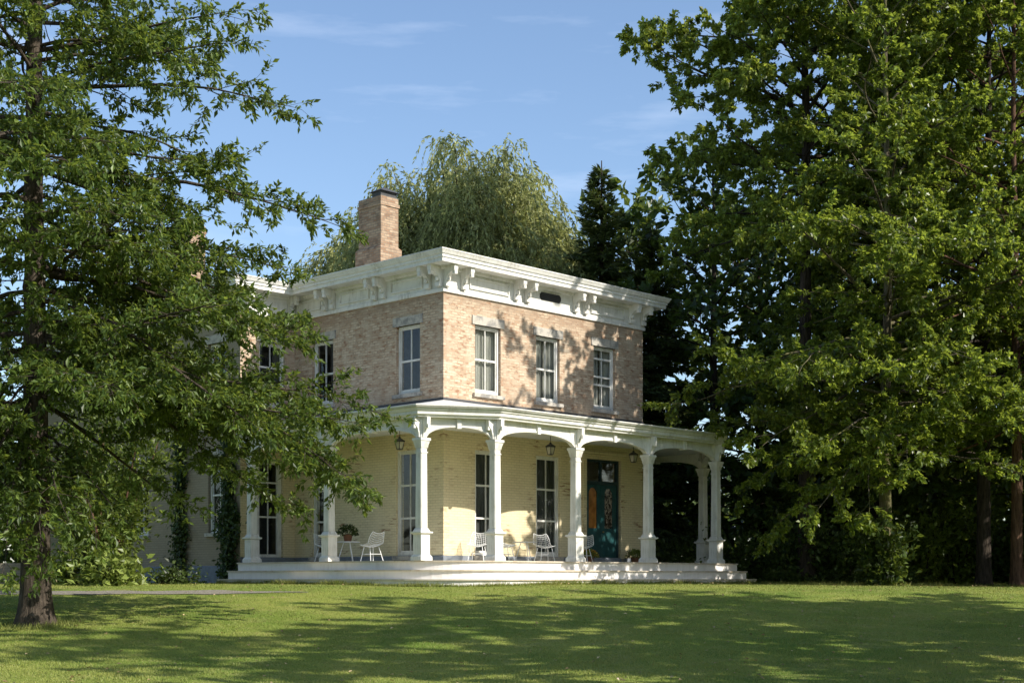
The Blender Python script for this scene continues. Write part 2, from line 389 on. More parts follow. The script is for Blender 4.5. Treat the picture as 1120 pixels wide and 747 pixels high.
class F:
    """a facade: s along it, z up, d into the wall"""
    def __init__(s, p0, t, n): s.p = Vector((*p0, 0)); s.t = Vector((*t, 0)); s.n = Vector((*n, 0))
    def pt(s, a, z, d): q = s.p + s.t * a - s.n * d; return (q.x, q.y, z)
    def box(s, mb, a0, a1, z0, z1, d0, d1):
        mb.hexa([s.pt(a0, z0, d0), s.pt(a1, z0, d0), s.pt(a1, z0, d1), s.pt(a0, z0, d1), s.pt(a0, z1, d0), s.pt(a1, z1, d0), s.pt(a1, z1, d1), s.pt(a0, z1, d1)])
    def wall(s, mb, a0, a1, z0, z1, holes, th=.3, inner=True):
        X = sorted({a0, a1, *[h[0] for h in holes], *[h[1] for h in holes]}); Z = sorted({z0, z1, *[h[2] for h in holes], *[h[3] for h in holes]})
        for i in range(len(X) - 1):
            for j in range(len(Z) - 1):
                cx, cz = (X[i] + X[i + 1]) / 2, (Z[j] + Z[j + 1]) / 2
                if any(h[0] < cx < h[1] and h[2] < cz < h[3] for h in holes): continue
                for d in ((0, th) if inner else (0,)):
                    mb.face([s.pt(X[i], Z[j], d), s.pt(X[i + 1], Z[j], d), s.pt(X[i + 1], Z[j + 1], d), s.pt(X[i], Z[j + 1], d)])
        for h in holes:
            for (p, q) in (((h[0], h[2]), (h[0], h[3])), ((h[1], h[3]), (h[1], h[2])), ((h[0], h[3]), (h[1], h[3])), ((h[1], h[2]), (h[0], h[2]))):
                mb.face([s.pt(*p, 0), s.pt(*q, 0), s.pt(*q, th), s.pt(*p, th)])
WID, DEP = 9.07, 13.0
WV, WU = 7.0, -2.1
front = F((0, 0), (1, 0), (0, -1)); left = F((0, 0), (0, 1), (-1, 0))
wfront = F((0, WV), (1, 0), (0, -1)); wleft = F((WU, 0), (0, 1), (-1, 0)); right = F((WID, 0), (0, 1), (1, 0))
ZM, ZT = 5.2, 8.40
upF = [(1.27, 2.34, 5.60, 7.62), (3.89, 4.96, 5.60, 7.62), (6.58, 7.65, 5.60, 7.62)]
loF = [(1.27, 2.34, .82, 3.94), (3.89, 4.96, .82, 3.94), (6.20, 7.90, .66, 3.98)]
upL = [(1.0, 2.05, 5.60, 7.62), (5.03, 6.08, 5.60, 7.62)]
loL = [(1.0, 2.05, .82, 3.94), (5.03, 6.08, .82, 3.94)]
upW = [(-1.38, -.38, 5.60, 7.62)]; loW = [(-1.46, -.46, .70, 3.94)]
upS = [(7.75, 8.75, 5.60, 7.62), (12.3, 13.3, 5.60, 7.62)]; loS = [(7.75, 8.75, 1.6, 4.0), (12.3, 13.3, 1.6, 4.0)]
mb = MB(); front.wall(mb, 0, WID, ZM, ZT + .5, upF); left.wall(mb, 0, WV, ZM, ZT + .5, upL); wfront.wall(mb, WU, 0, ZM, ZT + .5, upW); right.wall(mb, 0, DEP, ZM, ZT + .5, [])
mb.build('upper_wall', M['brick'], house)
mb = MB(); front.wall(mb, 0, WID, 0, ZM, loF); left.wall(mb, 0, WV, 0, ZM, loL); wfront.wall(mb, WU, 0, 0, ZM, loW); right.wall(mb, 0, DEP, 0, ZM, [])
mb.build('lower_wall', M['cream'], house)
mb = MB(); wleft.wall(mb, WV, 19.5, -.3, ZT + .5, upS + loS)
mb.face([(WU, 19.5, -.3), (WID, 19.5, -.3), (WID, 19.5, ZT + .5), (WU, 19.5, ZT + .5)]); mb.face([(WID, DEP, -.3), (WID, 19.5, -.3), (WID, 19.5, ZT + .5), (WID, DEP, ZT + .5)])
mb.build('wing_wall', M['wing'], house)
mb = MB(); mb.box(2.6, 8.6, 2.6, 18, .2, 8.9); mb.box(.32, 2.6, 2.6, 2.75, .2, 8.9); mb.box(-1.78, 2.6, 9.6, 9.75, .2, 8.9); mb.box(.31, 8.75, .31, 2.6, 4.3, 4.55); mb.box(.31, 2.59, 2.76, 18, 4.3, 4.55)
mb.build('interior_wall', M['plaster'], house)
# dark stone plinth round the walls
plan = [(WID, DEP), (WID, 0), (0, 0), (0, WV), (WU, WV), (WU, 19.5)]
mb = MB(); mb.sweep(plan[:4] + [(WU + .0, WV)], [(.004, .62), (.05, .62), (.05, .80), (.004, .83)]); mb.build('plinth', M['base'], house)
mb = MB(); mb.sweep(plan[4:], [(.004, -.3), (.07, -.3), (.07, .52), (.004, .56)]); mb.build('wing_plinth', M['base'], house)

# ---- windows
def window(Fc, a0, a1, z0, z1, rails, mull=True, lintel=True, sill=True, curtain='sheer', gap=.0, frame='white', reveal=.09, casing=.07, name='window', mid=None):
    mb = MB(); c = casing; r = reveal
    e = .003
    Fc.box(mb, a0 + e, a0 + c, z0 + e, z1 - e, r, r + .12); Fc.box(mb, a1 - c, a1 - e, z0 + e, z1 - e, r, r + .12)
    Fc.box(mb, a0 + c, a1 - c, z1 - c, z1 - e, r, r + .12); Fc.box(mb, a0 + c, a1 - c, z0 + e, z0 + c * 1.3, r, r + .12)
    i0, i1, j0, j1 = a0 + c, a1 - c, z0 + c * 1.3, z1 - c
    t = .035
    Fc.box(mb, i0, i0 + t, j0, j1, r + .03, r + .08); Fc.box(mb, i1 - t, i1, j0, j1, r + .03, r + .08)
    Fc.box(mb, i0 + t, i1 - t, j1 - t, j1, r + .03, r + .08); Fc.box(mb, i0 + t, i1 - t, j0, j0 + t * 1.6, r + .03, r + .08)
    for q in rails:
        zz = j0 + (j1 - j0) * q; Fc.box(mb, i0 + t, i1 - t, zz - .028, zz + .028, r + .024, r + .082)
    if mull:
        m = (i0 + i1) / 2; zs = [j0 + t * 1.6] + [j0 + (j1 - j0) * q for q in rails] + [j1 - t]
        for k in range(len(zs) - 1): Fc.box(mb, m - .014, m + .014, zs[k] + (.028 if k else 0), zs[k + 1] - (.028 if k < len(zs) - 2 else 0), r + .034, r + .076)
    w = mb.build(name, M[frame], house)
    mb = MB(); mb.face([Fc.pt(i0 + .01, j0 + .01, r + .054), Fc.pt(i1 - .01, j0 + .01, r + .054), Fc.pt(i1 - .01, j1 - .01, r + .054), Fc.pt(i0 + .01, j1 - .01, r + .054)]); mb.build('pane', M['glass'], w)
    if lintel:
        mb = MB(); Fc.box(mb, a0 - .13, a1 + .13, z1, z1 + .26, -.035, .09); mb.build('lintel', M['stone'], w)
    if sill:
        mb = MB(); Fc.box(mb, a0 - .10, a1 + .10, z0 - .11, z0, -.09, .09); mb.build('sill', M['stone'], w)
    if curtain:
        mb = MB()
        segs = [(a0 - .05, a1 + .05)] if gap == 0 else ([(a0 - .05, a0 + (a1 - a0) * (.5 - gap)), (a0 + (a1 - a0) * (.5 + gap), a1 + .05)] if gap > 0 else [(a0 - .05, a0 + (a1 - a0) * (-gap))])
        for (p, q) in segs:
            p, q = max(p, a0 + .004), min(q, a1 - .004); n = max(8, int((q - p) / .025)); prev = None
            for k in range(n + 1):
                x = p + (q - p) * k / n; d = r + .175 + .028 * math.sin(x * 38) + .016 * math.sin(x * 91 + 1)
                if prev: mb.face([Fc.pt(prev[0], z0 + .004, prev[1]), Fc.pt(x, z0 + .004, d), Fc.pt(x, z1 - .004, d), Fc.pt(prev[0], z1 - .004, prev[1])])
                prev = (x, d)
        mb.build('curtain', M[curtain], w, smooth=True)
    return w
window(front, *upF[0], [.5], curtain='sheer', gap=.0); window(front, *upF[1], [.5], gap=.035); window(front, *upF[2], [.38, .52, .83], gap=.05)
for h in upL: window(left, *h, [.48], curtain='drape', gap=-.36)
for h in loF[:2]: window(front, *h, [.345, .675], lintel=False, curtain='drape', gap=.0, casing=.08, reveal=.05)
for h in loL: window(left, *h, [.345, .675], lintel=False, curtain='drape', gap=-.4, casing=.08, reveal=.05)
window(wfront, *upW[0], [.62, .3], curtain='drape', gap=.2); window(wfront, *loW[0], [.42, .79], curtain=None, lintel=False, sill=False, casing=.13, name='french_door')
for h in upS: window(wleft, *h, [.5], curtain='drape', gap=.2)
for h in loS: window(wleft, *h, [.5], curtain='drape', gap=.2)

# ---- entrance
a0, a1, z0, z1 = loF[2]
mb = MB()
for (p, q, r, s_) in ((a0 - .16, a0 + .0, z0, z1 + .16), (a1, a1 + .16, z0, z1 + .16), (a0, a1, z1, z1 + .16)): front.box(mb, p, q, r, s_, -.05, .04)
front.box(mb, a0 - .22, a1 + .22, z1 + .16, z1 + .24, -.10, .02)
ent = mb.build('entrance', M['cream'], house)
mb = MB(); c = .07
front.box(mb, a0, a0 + c, z0, z1, .06, .2); front.box(mb, a1 - c, a1, z0, z1, .06, .2); front.box(mb, a0 + c, a1 - c, z1 - c, z1, .06, .2)
zt = z1 - .74
front.box(mb, a0 + c, a1 - c, zt - .05, zt + .05, .05, .2)
m = (a0 + a1) / 2; front.box(mb, m - .03, m + .03, zt + .05, z1 - c, .08, .18)
mb.build('door_frame', M['darkteal'], ent)
mb = MB(); front.box(mb, a0 + c + .005, m - .035, zt + .055, z1 - c - .005, .12, .126); front.box(mb, m + .035, a1 - c - .005, zt + .055, z1 - c - .005, .12, .126); mb.build('transom', M['glass'], ent)
for k in (0, 1):
    l0 = a0 + c + .004 if k == 0 else m + .004; l1 = m - .004 if k == 0 else a1 - c - .004
    w = l1 - l0; mb = MB(); d = .10
    gz0, gz1 = z0 + 1.12, zt - .16; ga0, ga1 = l0 + w * .24, l1 - w * .24
    front.box(mb, l0, l1, z0 + .01, gz0, d, d + .05); front.box(mb, l0, ga0, gz0, zt - .055, d, d + .05); front.box(mb, ga1, l1, gz0, zt - .055, d, d + .05)
    ar = (ga1 - ga0) / 2; zc = gz1 - ar; n = 10; gm = (ga0 + ga1) / 2
    arc = [(gm + ar * math.cos(math.pi * i / n), zc + ar * math.sin(math.pi * i / n)) for i in range(n + 1)]   # right to left
    mb.prism([front.pt(ga1, zt - .055, d)] + [front.pt(x, z, d) for x, z in arc] + [front.pt(ga0, zt - .055, d)], (0, .05, 0))
    front.box(mb, l0 + .10, l1 - .10, z0 + .14, z0 + .52, d - .018, d - .001); front.box(mb, l0 + .10, l1 - .10, z0 + .60, z0 + .98, d - .018, d - .001)
    leaf = mb.build('door_leaf', M['teal'], ent)
    mb = MB(); mb.prism([front.pt(ga1, gz0, d + .03)] + [front.pt(x, z, d + .03) for x, z in arc] + [front.pt(ga0, gz0, d + .03)], (0, .01, 0)); mb.build('glazing', M['amber' if k == 0 else 'lace'], leaf)
    if k == 1:
        mb = MB(); mb.lathe([(.0, -.03), (.03, -.02), (.035, 0), (.03, .02), (.0, .03)]); o = mb.build('handle', M['brass'], leaf, True); o.location = front.pt(l0 + .07, z0 + 1.0, d - .04)

# ---- cornice with frieze, brackets, panels
mb = MB()
mb.sweep(plan, [(0, ZT), (.06, ZT), (.06, ZT + .10), (.035, ZT + .12), (.03, ZT + .14), (.03, ZT + .62), (.10, ZT + .66), (.12, ZT + .735), (.50, ZT + .735), (.50, ZT + .72), (.55, ZT + .72), (.55, ZT + .83), (.585, ZT + .84), (.585, ZT + .91), (.62, ZT + .93), (.665, ZT + 1.02), (.68, ZT + 1.03), (.68, ZT + 1.065), (-.4, ZT + 1.09), (-.4, ZT)])
cor = mb.build('cornice', M['white'], house)
mb = MB(); mb.face([(WU, WV, ZT + 1.08), (WID, WV, ZT + 1.08), (WID, 19.5, ZT + 1.08), (WU, 19.5, ZT + 1.08)]); mb.face([(0, 0, ZT + 1.08), (WID, 0, ZT + 1.08), (WID, WV, ZT + 1.08), (0, WV, ZT + 1.08)]); mb.build('roof', M['roofing'], house)
def bracket(Fc, a, w=.15):
    mb = MB(); z = ZT
    pr = [(.035, z + .13), (.10, z + .13), (.13, z + .20), (.12, z + .28), (.17, z + .42), (.30, z + .52), (.46, z + .55), (.48, z + .60), (.48, z + .735), (.035, z + .735)]
    mb.prism([Fc.pt(a - w / 2, zz, -o) for o, zz in pr], Fc.t * w)
    Fc.box(mb, a - w / 2 - .02, a + w / 2 + .02, z + .14, z + .26, -.155, -.135)
    for (x, h) in ((.43, .10), ): Fc.box(mb, a - .055, a + .055, z + .55 - h, z + .548, -(x + .045), -(x - .065))
    for o_ in (.15,): Fc.box(mb, a - .04, a + .04, z + .30, z + .40, -(o_ + .06), -(o_ - .02))
    return mb.build('bracket', M['white'], cor, bevel=.006)
for a in (.06, .72, 2.92, 3.42, 5.62, 6.10, 8.35, 8.98): bracket(front, a)
for a in (.10, .55, 2.55, 2.95, 4.95, 5.35): bracket(left, a)
for a in (WV + .3, WV + .8, WV + 3, WV + 3.5, WV + 6, WV + 6.5, WV + 9): bracket(wleft, a)
for a in (-1.95, -.25): bracket(wfront, a)
def panel(Fc, p, q):
    mb = MB(); z0, z1 = ZT + .22, ZT + .56; t = .035
    for b in ((p, q, z0, z0 + t), (p, q, z1 - t, z1), (p, p + t, z0 + t, z1 - t), (q - t, q, z0 + t, z1 - t)): Fc.box(mb, *b, -.075, -.029)
    return mb.build('frieze_panel', M['white'], cor)
for p, q in ((1.0, 2.65), (6.4, 8.05)): panel(front, p, q)
for p, q in ((.85, 2.25), (3.25, 4.65), (5.6, 6.8)): panel(left, p, q)
for p, q in ((WV + 1.1, WV + 2.7), (WV + 3.8, WV + 5.7), (WV + 6.8, WV + 8.7)): panel(wleft, p, q)
mb = MB(); oc = [(4.02, 8.90), (4.09, 8.97), (4.90, 8.97), (4.97, 8.90), (4.97, 8.80), (4.90, 8.73), (4.09, 8.73), (4.02, 8.80)]
mb.prism([front.pt(x, z, -.05) for x, z in oc], (0, .03, 0)); vt = mb.build('attic_vent', M['black'], cor)
mb = MB()
for k in range(4): front.box(mb, 4.08, 4.91, 8.765 + k * .05, 8.785 + k * .05, -.07, -.052)
mb.build('louvre', M['flash'], vt)
mb = MB(); mb.tube([(6.9, .5, ZT + 1.06), (6.9, .5, ZT + 1.40)], .05, 10); mb.build('vent_pipe', M['white'], house)

# ---- chimneys
def chimney(cx, cy, wu, wv, z0, zt):
    mb = MB(); hu, hv = wu / 2, wv / 2
    mb.box(cx - hu - .075, cx + hu + .075, cy - hv - .075, cy + hv + .075, z0, z0 + 1.18)
    mb.hexa([(cx - hu - .075, cy - hv - .075, z0 + 1.181), (cx + hu + .075, cy - hv - .075, z0 + 1.181), (cx + hu + .075, cy + hv + .075, z0 + 1.181), (cx - hu - .075, cy + hv + .075, z0 + 1.181), (cx - hu, cy - hv, z0 + 1.26), (cx + hu, cy - hv, z0 + 1.26), (cx + hu, cy + hv, z0 + 1.26), (cx - hu, cy + hv, z0 + 1.26)])
    mb.box(cx - hu, cx + hu, cy - hv, cy + hv, z0 + 1.2, zt)
    mb.box(cx - hu - .012, cx - hu + .2, cy - hv - .012, cy - hv + .2, z0 + 1.26, zt - .002)
    mb.box(cx - hu - .03, cx + hu + .03, cy - hv - .03, cy + hv + .03, zt - .30, zt - .20)
    ch = mb.build('chimney', M['oldbrick'], house)
    mb = MB(); ya, yb = cy - hv + .02, cy - hv + .50; mb.box(cx - hu + .04, cx + hu - .04, ya + .03, yb - .03, zt + .001, zt + .16)
    mb.hexa([(cx - hu - .03, ya - .06, zt + .161), (cx + hu + .03, ya - .06, zt + .161), (cx + hu + .03, yb + .06, zt + .161), (cx - hu - .03, yb + .06, zt + .161), (cx - .08, ya + .16, zt + .32), (cx + .08, ya + .16, zt + .32), (cx + .08, yb - .16, zt + .32), (cx - .08, yb - .16, zt + .32)])
    mb.build('chimney_cap', M['flash'], ch)
chimney(1.35, 4.45, .72, 1.08, 9.3, 12.1)
chimney(2.1, 16.3, .72, 1.08, 9.3, 13.4)

# ---- porch
COL = [(-2.3, 6.1), (-2.3, 2.34), (-2.3, -1.6), (-.51, -2.6), (2.79, -2.6), (6.12, -2.6), (9.6, -2.6), (11.6, -.6), (11.6, 3.4)]
line = [COL[8], COL[7], COL[6], COL[3], COL[2], (-2.3, WV - .02)]
FLOOR = .64
ac = [(-.35 - 1.95 * math.sin(R(q)), -.65 - 1.95 * math.cos(R(q))) for q in range(0, 91, 6)]
deck_line = [(10.3, -2.6)] + ac + [(-2.3, 6.36)]
def steps_profile():
    pr = [(-.30, FLOOR), (.36, FLOOR), (.36, FLOOR - .045), (.33, FLOOR - .045)]
    for k in (1, 2): pr += [(.33 + (k - 1) * .36, FLOOR - .25 * k), (.36 + k * .36, FLOOR - .25 * k), (.36 + k * .36, FLOOR - .25 * k - .045), (.33 + k * .36, FLOOR - .25 * k - .045)]
    pr += [(.33 + .72, -.35), (-.30, -.35)]
    return pr
mb = MB(); mb.sweep(deck_line, steps_profile()); stp = mb.build('porch_steps', M['step'], house)
mb = MB()
for k in range(3):
    z_ = FLOOR - .25 * k; o_ = .36 + .36 * k; mb.sweep(deck_line, [(o_ - .37 + .02, z_ + .003), (o_ + .022, z_ + .003), (o_ + .022, z_ - .034), (o_ - .02, z_ - .034)])
mb.build('tread', M['tread'], stp)
mb = MB()
zf = FLOOR + .004
mb.prism([(-2.2, 6.95, FLOOR - .2), (-2.2, -.8, FLOOR - .2), (-1.75, -1.95, FLOOR - .2), (-.5, -2.5, FLOOR - .2), (10.2, -2.5, FLOOR - .2), (11.95, -.75, FLOOR - .2), (11.95, 4, FLOOR - .2), (9.0, 4, FLOOR - .2), (9.0, -.01, FLOOR - .2), (-.01, -.01, FLOOR - .2), (-.01, 6.95, FLOOR - .2)][::-1], (0, 0, .2 + .004))
mb.build('porch_floor', M['tin'], house)
# ceiling and roof
CAPZ, SOF, EAV, RW = 3.92, 4.47, 4.76, 5.29
wallpts = [(WID, 3.4), (WID, 0), (WID, 0), (0, 0), (0, 0), (0, WV - .02)]
def off_pts(path, o):
    t = MB(); t.sweep(path, [(o, 0), (o, 1)], False); return [v for v in t.v if v[2] == 0]
mb = MB(); e = off_pts(line, .40)
for i in range(5):
    q = [(*e[i][:2], EAV), (*e[i + 1][:2], EAV), (*wallpts[i + 1], RW), (*wallpts[i], RW)]
    if wallpts[i] == wallpts[i + 1]: q = q[:3]
    mb.face(q); mb.face([(p[0], p[1], p[2] - .05) for p in q][::-1])
rf = mb.build('porch_roof', M['tin'], house)
mb = MB(); mb.sweep([(WID, 3.4), (WID, 0), (0, 0), (0, WV)], [(.004, RW - .03), (.03, RW - .03), (.02, RW + .07), (.004, RW + .07)]); mb.build('flashing', M['flash'], rf)
mb = MB(); e = off_pts(line, 0)
for i in range(5):
    q = [(*e[i][:2], SOF - .04), (*e[i + 1][:2], SOF - .04), (*wallpts[i + 1], SOF - .04), (*wallpts[i], SOF - .04)]
    if wallpts[i] == wallpts[i + 1]: q = q[:3]
    mb.face(q)
mb.build('porch_ceiling', M['trim'], house)
mb = MB(); mb.sweep(line, [(-.10, SOF), (.24, SOF), (.24, SOF + .02), (.27, SOF + .05), (.30, SOF + .07), (.30, SOF + .16), (.335, SOF + .17), (.36, SOF + .24), (.42, SOF + .285), (.42, SOF + .315), (.0, SOF + .33), (-.10, SOF + .30)]); fas = mb.build('porch_cornice', M['white'], house)
# arches between the columns
def arch(p, q):
    P, Q = Vector((*p, 0)), Vector((*q, 0)); d = (Q - P); L = d.length; d.normalize(); n = Vector((-d.y, d.x, 0))
    s0, s1 = .115, L - .115; mid = (s0 + s1) / 2; hw_ = (s1 - s0) / 2; N = 22
    lo = []
    for i in range(N + 1):
        t = -1 + 2 * i / N
        lo.append((mid + hw_ * t, CAPZ + .02 + .30 * (max(0, 1 - abs(t) ** 2.4)) ** .62))
    top = SOF + .002
    mb = MB(); th = .10
    poly = [P + d * s + Vector((0, 0, z)) + n * (th / 2) for s, z in lo] + [P + d * s1 + Vector((0, 0, top)) + n * (th / 2), P + d * s0 + Vector((0, 0, top)) + n * (th / 2)]
    for i in range(N):     # strips keep the curved board planar
        a_, b_ = lo[i], lo[i + 1]
        mb.hexa([P + d * a_[0] + Vector((0, 0, a_[1])) + n * (th / 2), P + d * b_[0] + Vector((0, 0, b_[1])) + n * (th / 2), P + d * b_[0] + Vector((0, 0, b_[1])) - n * (th / 2), P + d * a_[0] + Vector((0, 0, a_[1])) - n * (th / 2),
                 P + d * a_[0] + Vector((0, 0, top)) + n * (th / 2), P + d * b_[0] + Vector((0, 0, top)) + n * (th / 2), P + d * b_[0] + Vector((0, 0, top)) - n * (th / 2), P + d * a_[0] + Vector((0, 0, top)) - n * (th / 2)])
    ar = mb.build('arch', M['white'], house)
    mb = MB()
    for i in range(N):     # raised moulding on the intrados
        a_, b_ = lo[i], lo[i + 1]; w = .075
        mb.hexa([P + d * a_[0] + Vector((0, 0, a_[1] - .012)) + n * w, P + d * b_[0] + Vector((0, 0, b_[1] - .012)) + n * w, P + d * b_[0] + Vector((0, 0, b_[1] - .012)) - n * w, P + d * a_[0] + Vector((0, 0, a_[1] - .012)) - n * w,
                 P + d * a_[0] + Vector((0, 0, a_[1] + .035)) + n * w, P + d * b_[0] + Vector((0, 0, b_[1] + .035)) + n * w, P + d * b_[0] + Vector((0, 0, b_[1] + .035)) - n * w, P + d * a_[0] + Vector((0, 0, a_[1] + .035)) - n * w])
    mb.build('moulding', M['white'], ar)
    mb = MB(); k0, k1 = mid - .06, mid + .06; w = .115
    mb.hexa([P + d * k0 + Vector((0, 0, CAPZ + .27)) + n * w, P + d * k1 + Vector((0, 0, CAPZ + .27)) + n * w, P + d * k1 + Vector((0, 0, CAPZ + .27)) - n * w, P + d * k0 + Vector((0, 0, CAPZ + .27)) - n * w,
             P + d * k0 + Vector((0, 0, SOF - .004)) + n * w, P + d * k1 + Vector((0, 0, SOF - .004)) + n * w, P + d * k1 + Vector((0, 0, SOF - .004)) - n * w, P + d * k0 + Vector((0, 0, SOF - .004)) - n * w])
    mb.build('keystone', M['white'], ar)
for i in range(8): arch(COL[i], COL[i + 1])
arch((-2.3, WV + .12), COL[0])
# columns: shaft with pedestal and capital
mb = MB(); mb.frustum(0, 0, FLOOR + .86, CAPZ - .26, .25, .225)
for sx, sy in ((1, 0), (-1, 0), (0, 1), (0, -1)):
    pass
mb.box(-.105, .105, -.105, .105, CAPZ, SOF - .002)
shaft = mb.build('column', M['white'], house, bevel=.02)
mb = MB(); mb.frustum(0, 0, FLOOR + .004, FLOOR + .10, .42, .41); mb.frustum(0, 0, FLOOR + .10, FLOOR + .16, .41, .33); mb.box(-.16, .16, -.16, .16, FLOOR + .16, FLOOR + .70); mb.frustum(0, 0, FLOOR + .70, FLOOR + .735, .33, .44); mb.box(-.22, .22, -.22, .22, FLOOR + .735, FLOOR + .775); mb.frustum(0, 0, FLOOR + .775, FLOOR + .87, .34, .25)
mb.build('pedestal', M['white'], shaft)
mb = MB(); mb.box(-.125, .125, -.125, .125, CAPZ - .40, CAPZ - .37); mb.frustum(0, 0, CAPZ - .27, CAPZ - .22, .23, .265); mb.frustum(0, 0, CAPZ - .22, CAPZ - .07, .25, .33); mb.box(-.18, .18, -.18, .18, CAPZ - .07, CAPZ - .001)
mb.build('capital', M['white'], shaft)
mb = MB()
def pbr(dx, dy):
    w = .06; tx, ty = -dy, dx
    pr = [(.10, CAPZ + .02), (.14, CAPZ + .02), (.15, CAPZ + .12), (.19, CAPZ + .26), (.29, CAPZ + .36), (.30, SOF - .004), (.10, SOF - .004)]
    mb.prism([(dx * o - tx * w, dy * o - ty * w, z) for o, z in pr], (tx * 2 * w, ty * 2 * w, 0))
    o = .27; mb.box(dx * o - .04, dx * o + .04, dy * o - .04, dy * o + .04, CAPZ + .25, CAPZ + .355)
pbr(0, -1); pbr(-1, 0)
mb.build('porch_bracket', M['white'], shaft)
for i, (x, y) in enumerate(COL):
    o = shaft if i == 0 else copy_tree(shaft, house)
    o.location = (x, y, 0)

# ---- porch furniture: hung lanterns, wire chairs, tables, pots
def lantern(u, v, label, zc=3.97):
    p = hw(u, v, 0); t = tag(empty('porch_lantern', (p.x, p.y, HZ + zc), A), label, 'lantern', 'black lanterns hung under the porch ceiling')
    mb = MB()
    for sx in (-1, 1):
        for sy in (-1, 1): mb.tube([(sx * .075, sy * .075, -.16), (sx * .115, sy * .115, .10)], .012, 5)
    mb.frustum(0, 0, -.19, -.16, .10, .18); mb.frustum(0, 0, .10, .13, .26, .27); mb.build('frame', M['black'], t)
    mb = MB(); mb.frustum(0, 0, .13, .22, .29, .10); mb.frustum(0, 0, .22, .28, .07, .05); mb.build('cap', M['black'], t)
    mb = MB(); mb.frustum(0, 0, -.158, .098, .14, .215); mb.build('glass', M['lampglass'], t)
    mb = MB(); mb.tube([(0, 0, .27), (0, 0, (SOF - .04 - zc) / .8)], .012, 6); mb.build('hanging_rod', M['black'], t)
    t.scale = (.8, .8, .8)
lantern(-1.1, .65, 'black lantern hanging under the shaded side porch left of the house corner')
lantern(3.13, -1.3, 'black lantern hanging above the tall window between the middle columns')
lantern(7.0, -1.3, 'black lantern hanging to the right of the teal front door')

def wire_chair_proto():
    t = empty('wire_chair')
    mb = MB()
    def surf(a, b):      # a across -1..1, b 0 (front of seat) .. 1 (top of back)
        if b < .52:
            q = b / .52; y = -.24 + .42 * q; z = .45 - .03 * math.sin(q * math.pi) ; w = .25 + .03 * q
        else:
            q = (b - .52) / .48; y = .18 + .02 * q + .10 * q * q; z = .45 + .36 * q; w = .28 - .07 * q * q
        z += .10 * a * a * (1 - abs(b - .55)) ; return (a * w, y, z)
    for i in range(11):
        a = -1 + 2 * i / 10; mb.tube([surf(a, k / 12) for k in range(13)], .005 if abs(a) < 1 else .011, 4)
    for k in range(13):
        mb.tube([surf(-1 + 2 * i / 8, k / 12) for i in range(9)], .005 if 0 < k < 12 else .011, 4)
    mb.build('seat_shell', M['wire'], t)
    for sx in (-1, 1):
        for sy in (-1, 1):
            mb = MB(); mb.tube([(sx * .17, sy * .13 - .02, .425), (sx * .24, sy * .23, .0)], .012, 6); mb.build('leg', M['wire'], t)
    mb = MB()
    for sy in (-1, 1): mb.tube([(-.2, sy * .17, .22), (.2, sy * .17, .22)], .008, 4)
    for sx in (-1, 1): mb.tube([(sx * .2, -.17, .22), (sx * .2, .17, .22)], .008, 4)
    mb.build('stretcher', M['wire'], t)
    return t
chair0 = wire_chair_proto()
def put(o, u, v, rz, label, cat, group=None):
    p = hw(u, v, FLOOR + .006); o.location = p; o.rotation_euler = (0, 0, A + rz); tag(o, label, cat, group); return o
GC = 'white wire chairs on the porch'
chairs = [(-1.2, 1.75, R(180), 'white wire chair beside the table with the dark plant on the side porch'),
          (-1.2, 3.9, R(0), 'white wire chair half hidden behind the second porch column from the left'),
          (.65, -.75, R(-60), 'white wire chair against the sunlit wall by the house corner'),
          (1.75, -.75, R(65), 'white wire chair tucked just right of the corner column'),
          (3.35, -.85, R(-20), 'white wire chair in front of the tall porch window'),
          (5.15, -.8, R(-70), 'white wire chair left of the teal front door')]
for i, (u, v, rz, lb) in enumerate(chairs):
    put(chair0 if i == 0 else copy_tree(chair0), u, v, rz, lb, 'chair', GC)
def table(u, v, label, r=.36, h=.60):
    t = empty('garden_table'); put(t, u, v, 0, label, 'table', 'white wire tables on the porch')
    mb = MB(); mb.lathe([(0, h), (r, h), (r + .012, h - .012), (r, h - .025), (0, h - .025)], k=28); mb.build('tabletop', M['wire'], t)
    for k in range(3):
        q = k * 2.094 + .4; mb = MB(); mb.tube([(.12 * math.cos(q), .12 * math.sin(q), h - .025), (.30 * math.cos(q), .30 * math.sin(q), 0)], .012, 6); mb.build('leg', M['wire'], t)
table(-1.2, 2.85, 'round white table carrying a dark potted plant on the side porch')
table(2.5, -.85, 'round white table between the two chairs by the tall window')

# ================================================================== vegetation machinery
rs = np.random.RandomState
def unit(a): return a / np.maximum(np.linalg.norm(a, axis=-1, keepdims=True), 1e-9)
class Tubes:
    def __init__(s): s.V = []; s.L = []; s.n = 0
    def add(s, pts, rad, k=5):
        pts = np.asarray(pts, float); n = len(pts)
        t = np.gradient(pts, axis=0); t = unit(t)
        ref = np.where(np.abs(t[:, 2:3]) > .9, np.array([[1., 0, 0]]), np.array([[0, 0, 1.]]))
        a = unit(np.cross(t, ref)); b = np.cross(t, a)
        q = np.arange(k) * 2 * np.pi / k
        ring = pts[:, None] + (a[:, None] * np.cos(q)[None, :, None] + b[:, None] * np.sin(q)[None, :, None]) * np.asarray(rad, float)[:, None, None]
        i = (np.arange(n - 1)[:, None] * k); j = np.arange(k)[None]; j2 = (np.arange(k) + 1)[None] % k
        L = np.stack([i + j, i + j2, i + k + j2, i + k + j], -1).reshape(-1) + s.n
        s.V.append(ring.reshape(-1, 3)); s.L.append(L); s.n += n * k
    def build(s, name, mat, parent):
        L = np.concatenate(s.L); return mesh_np(name, np.concatenate(s.V), L, np.arange(0, len(L), 4), mat, parent, smooth=True)
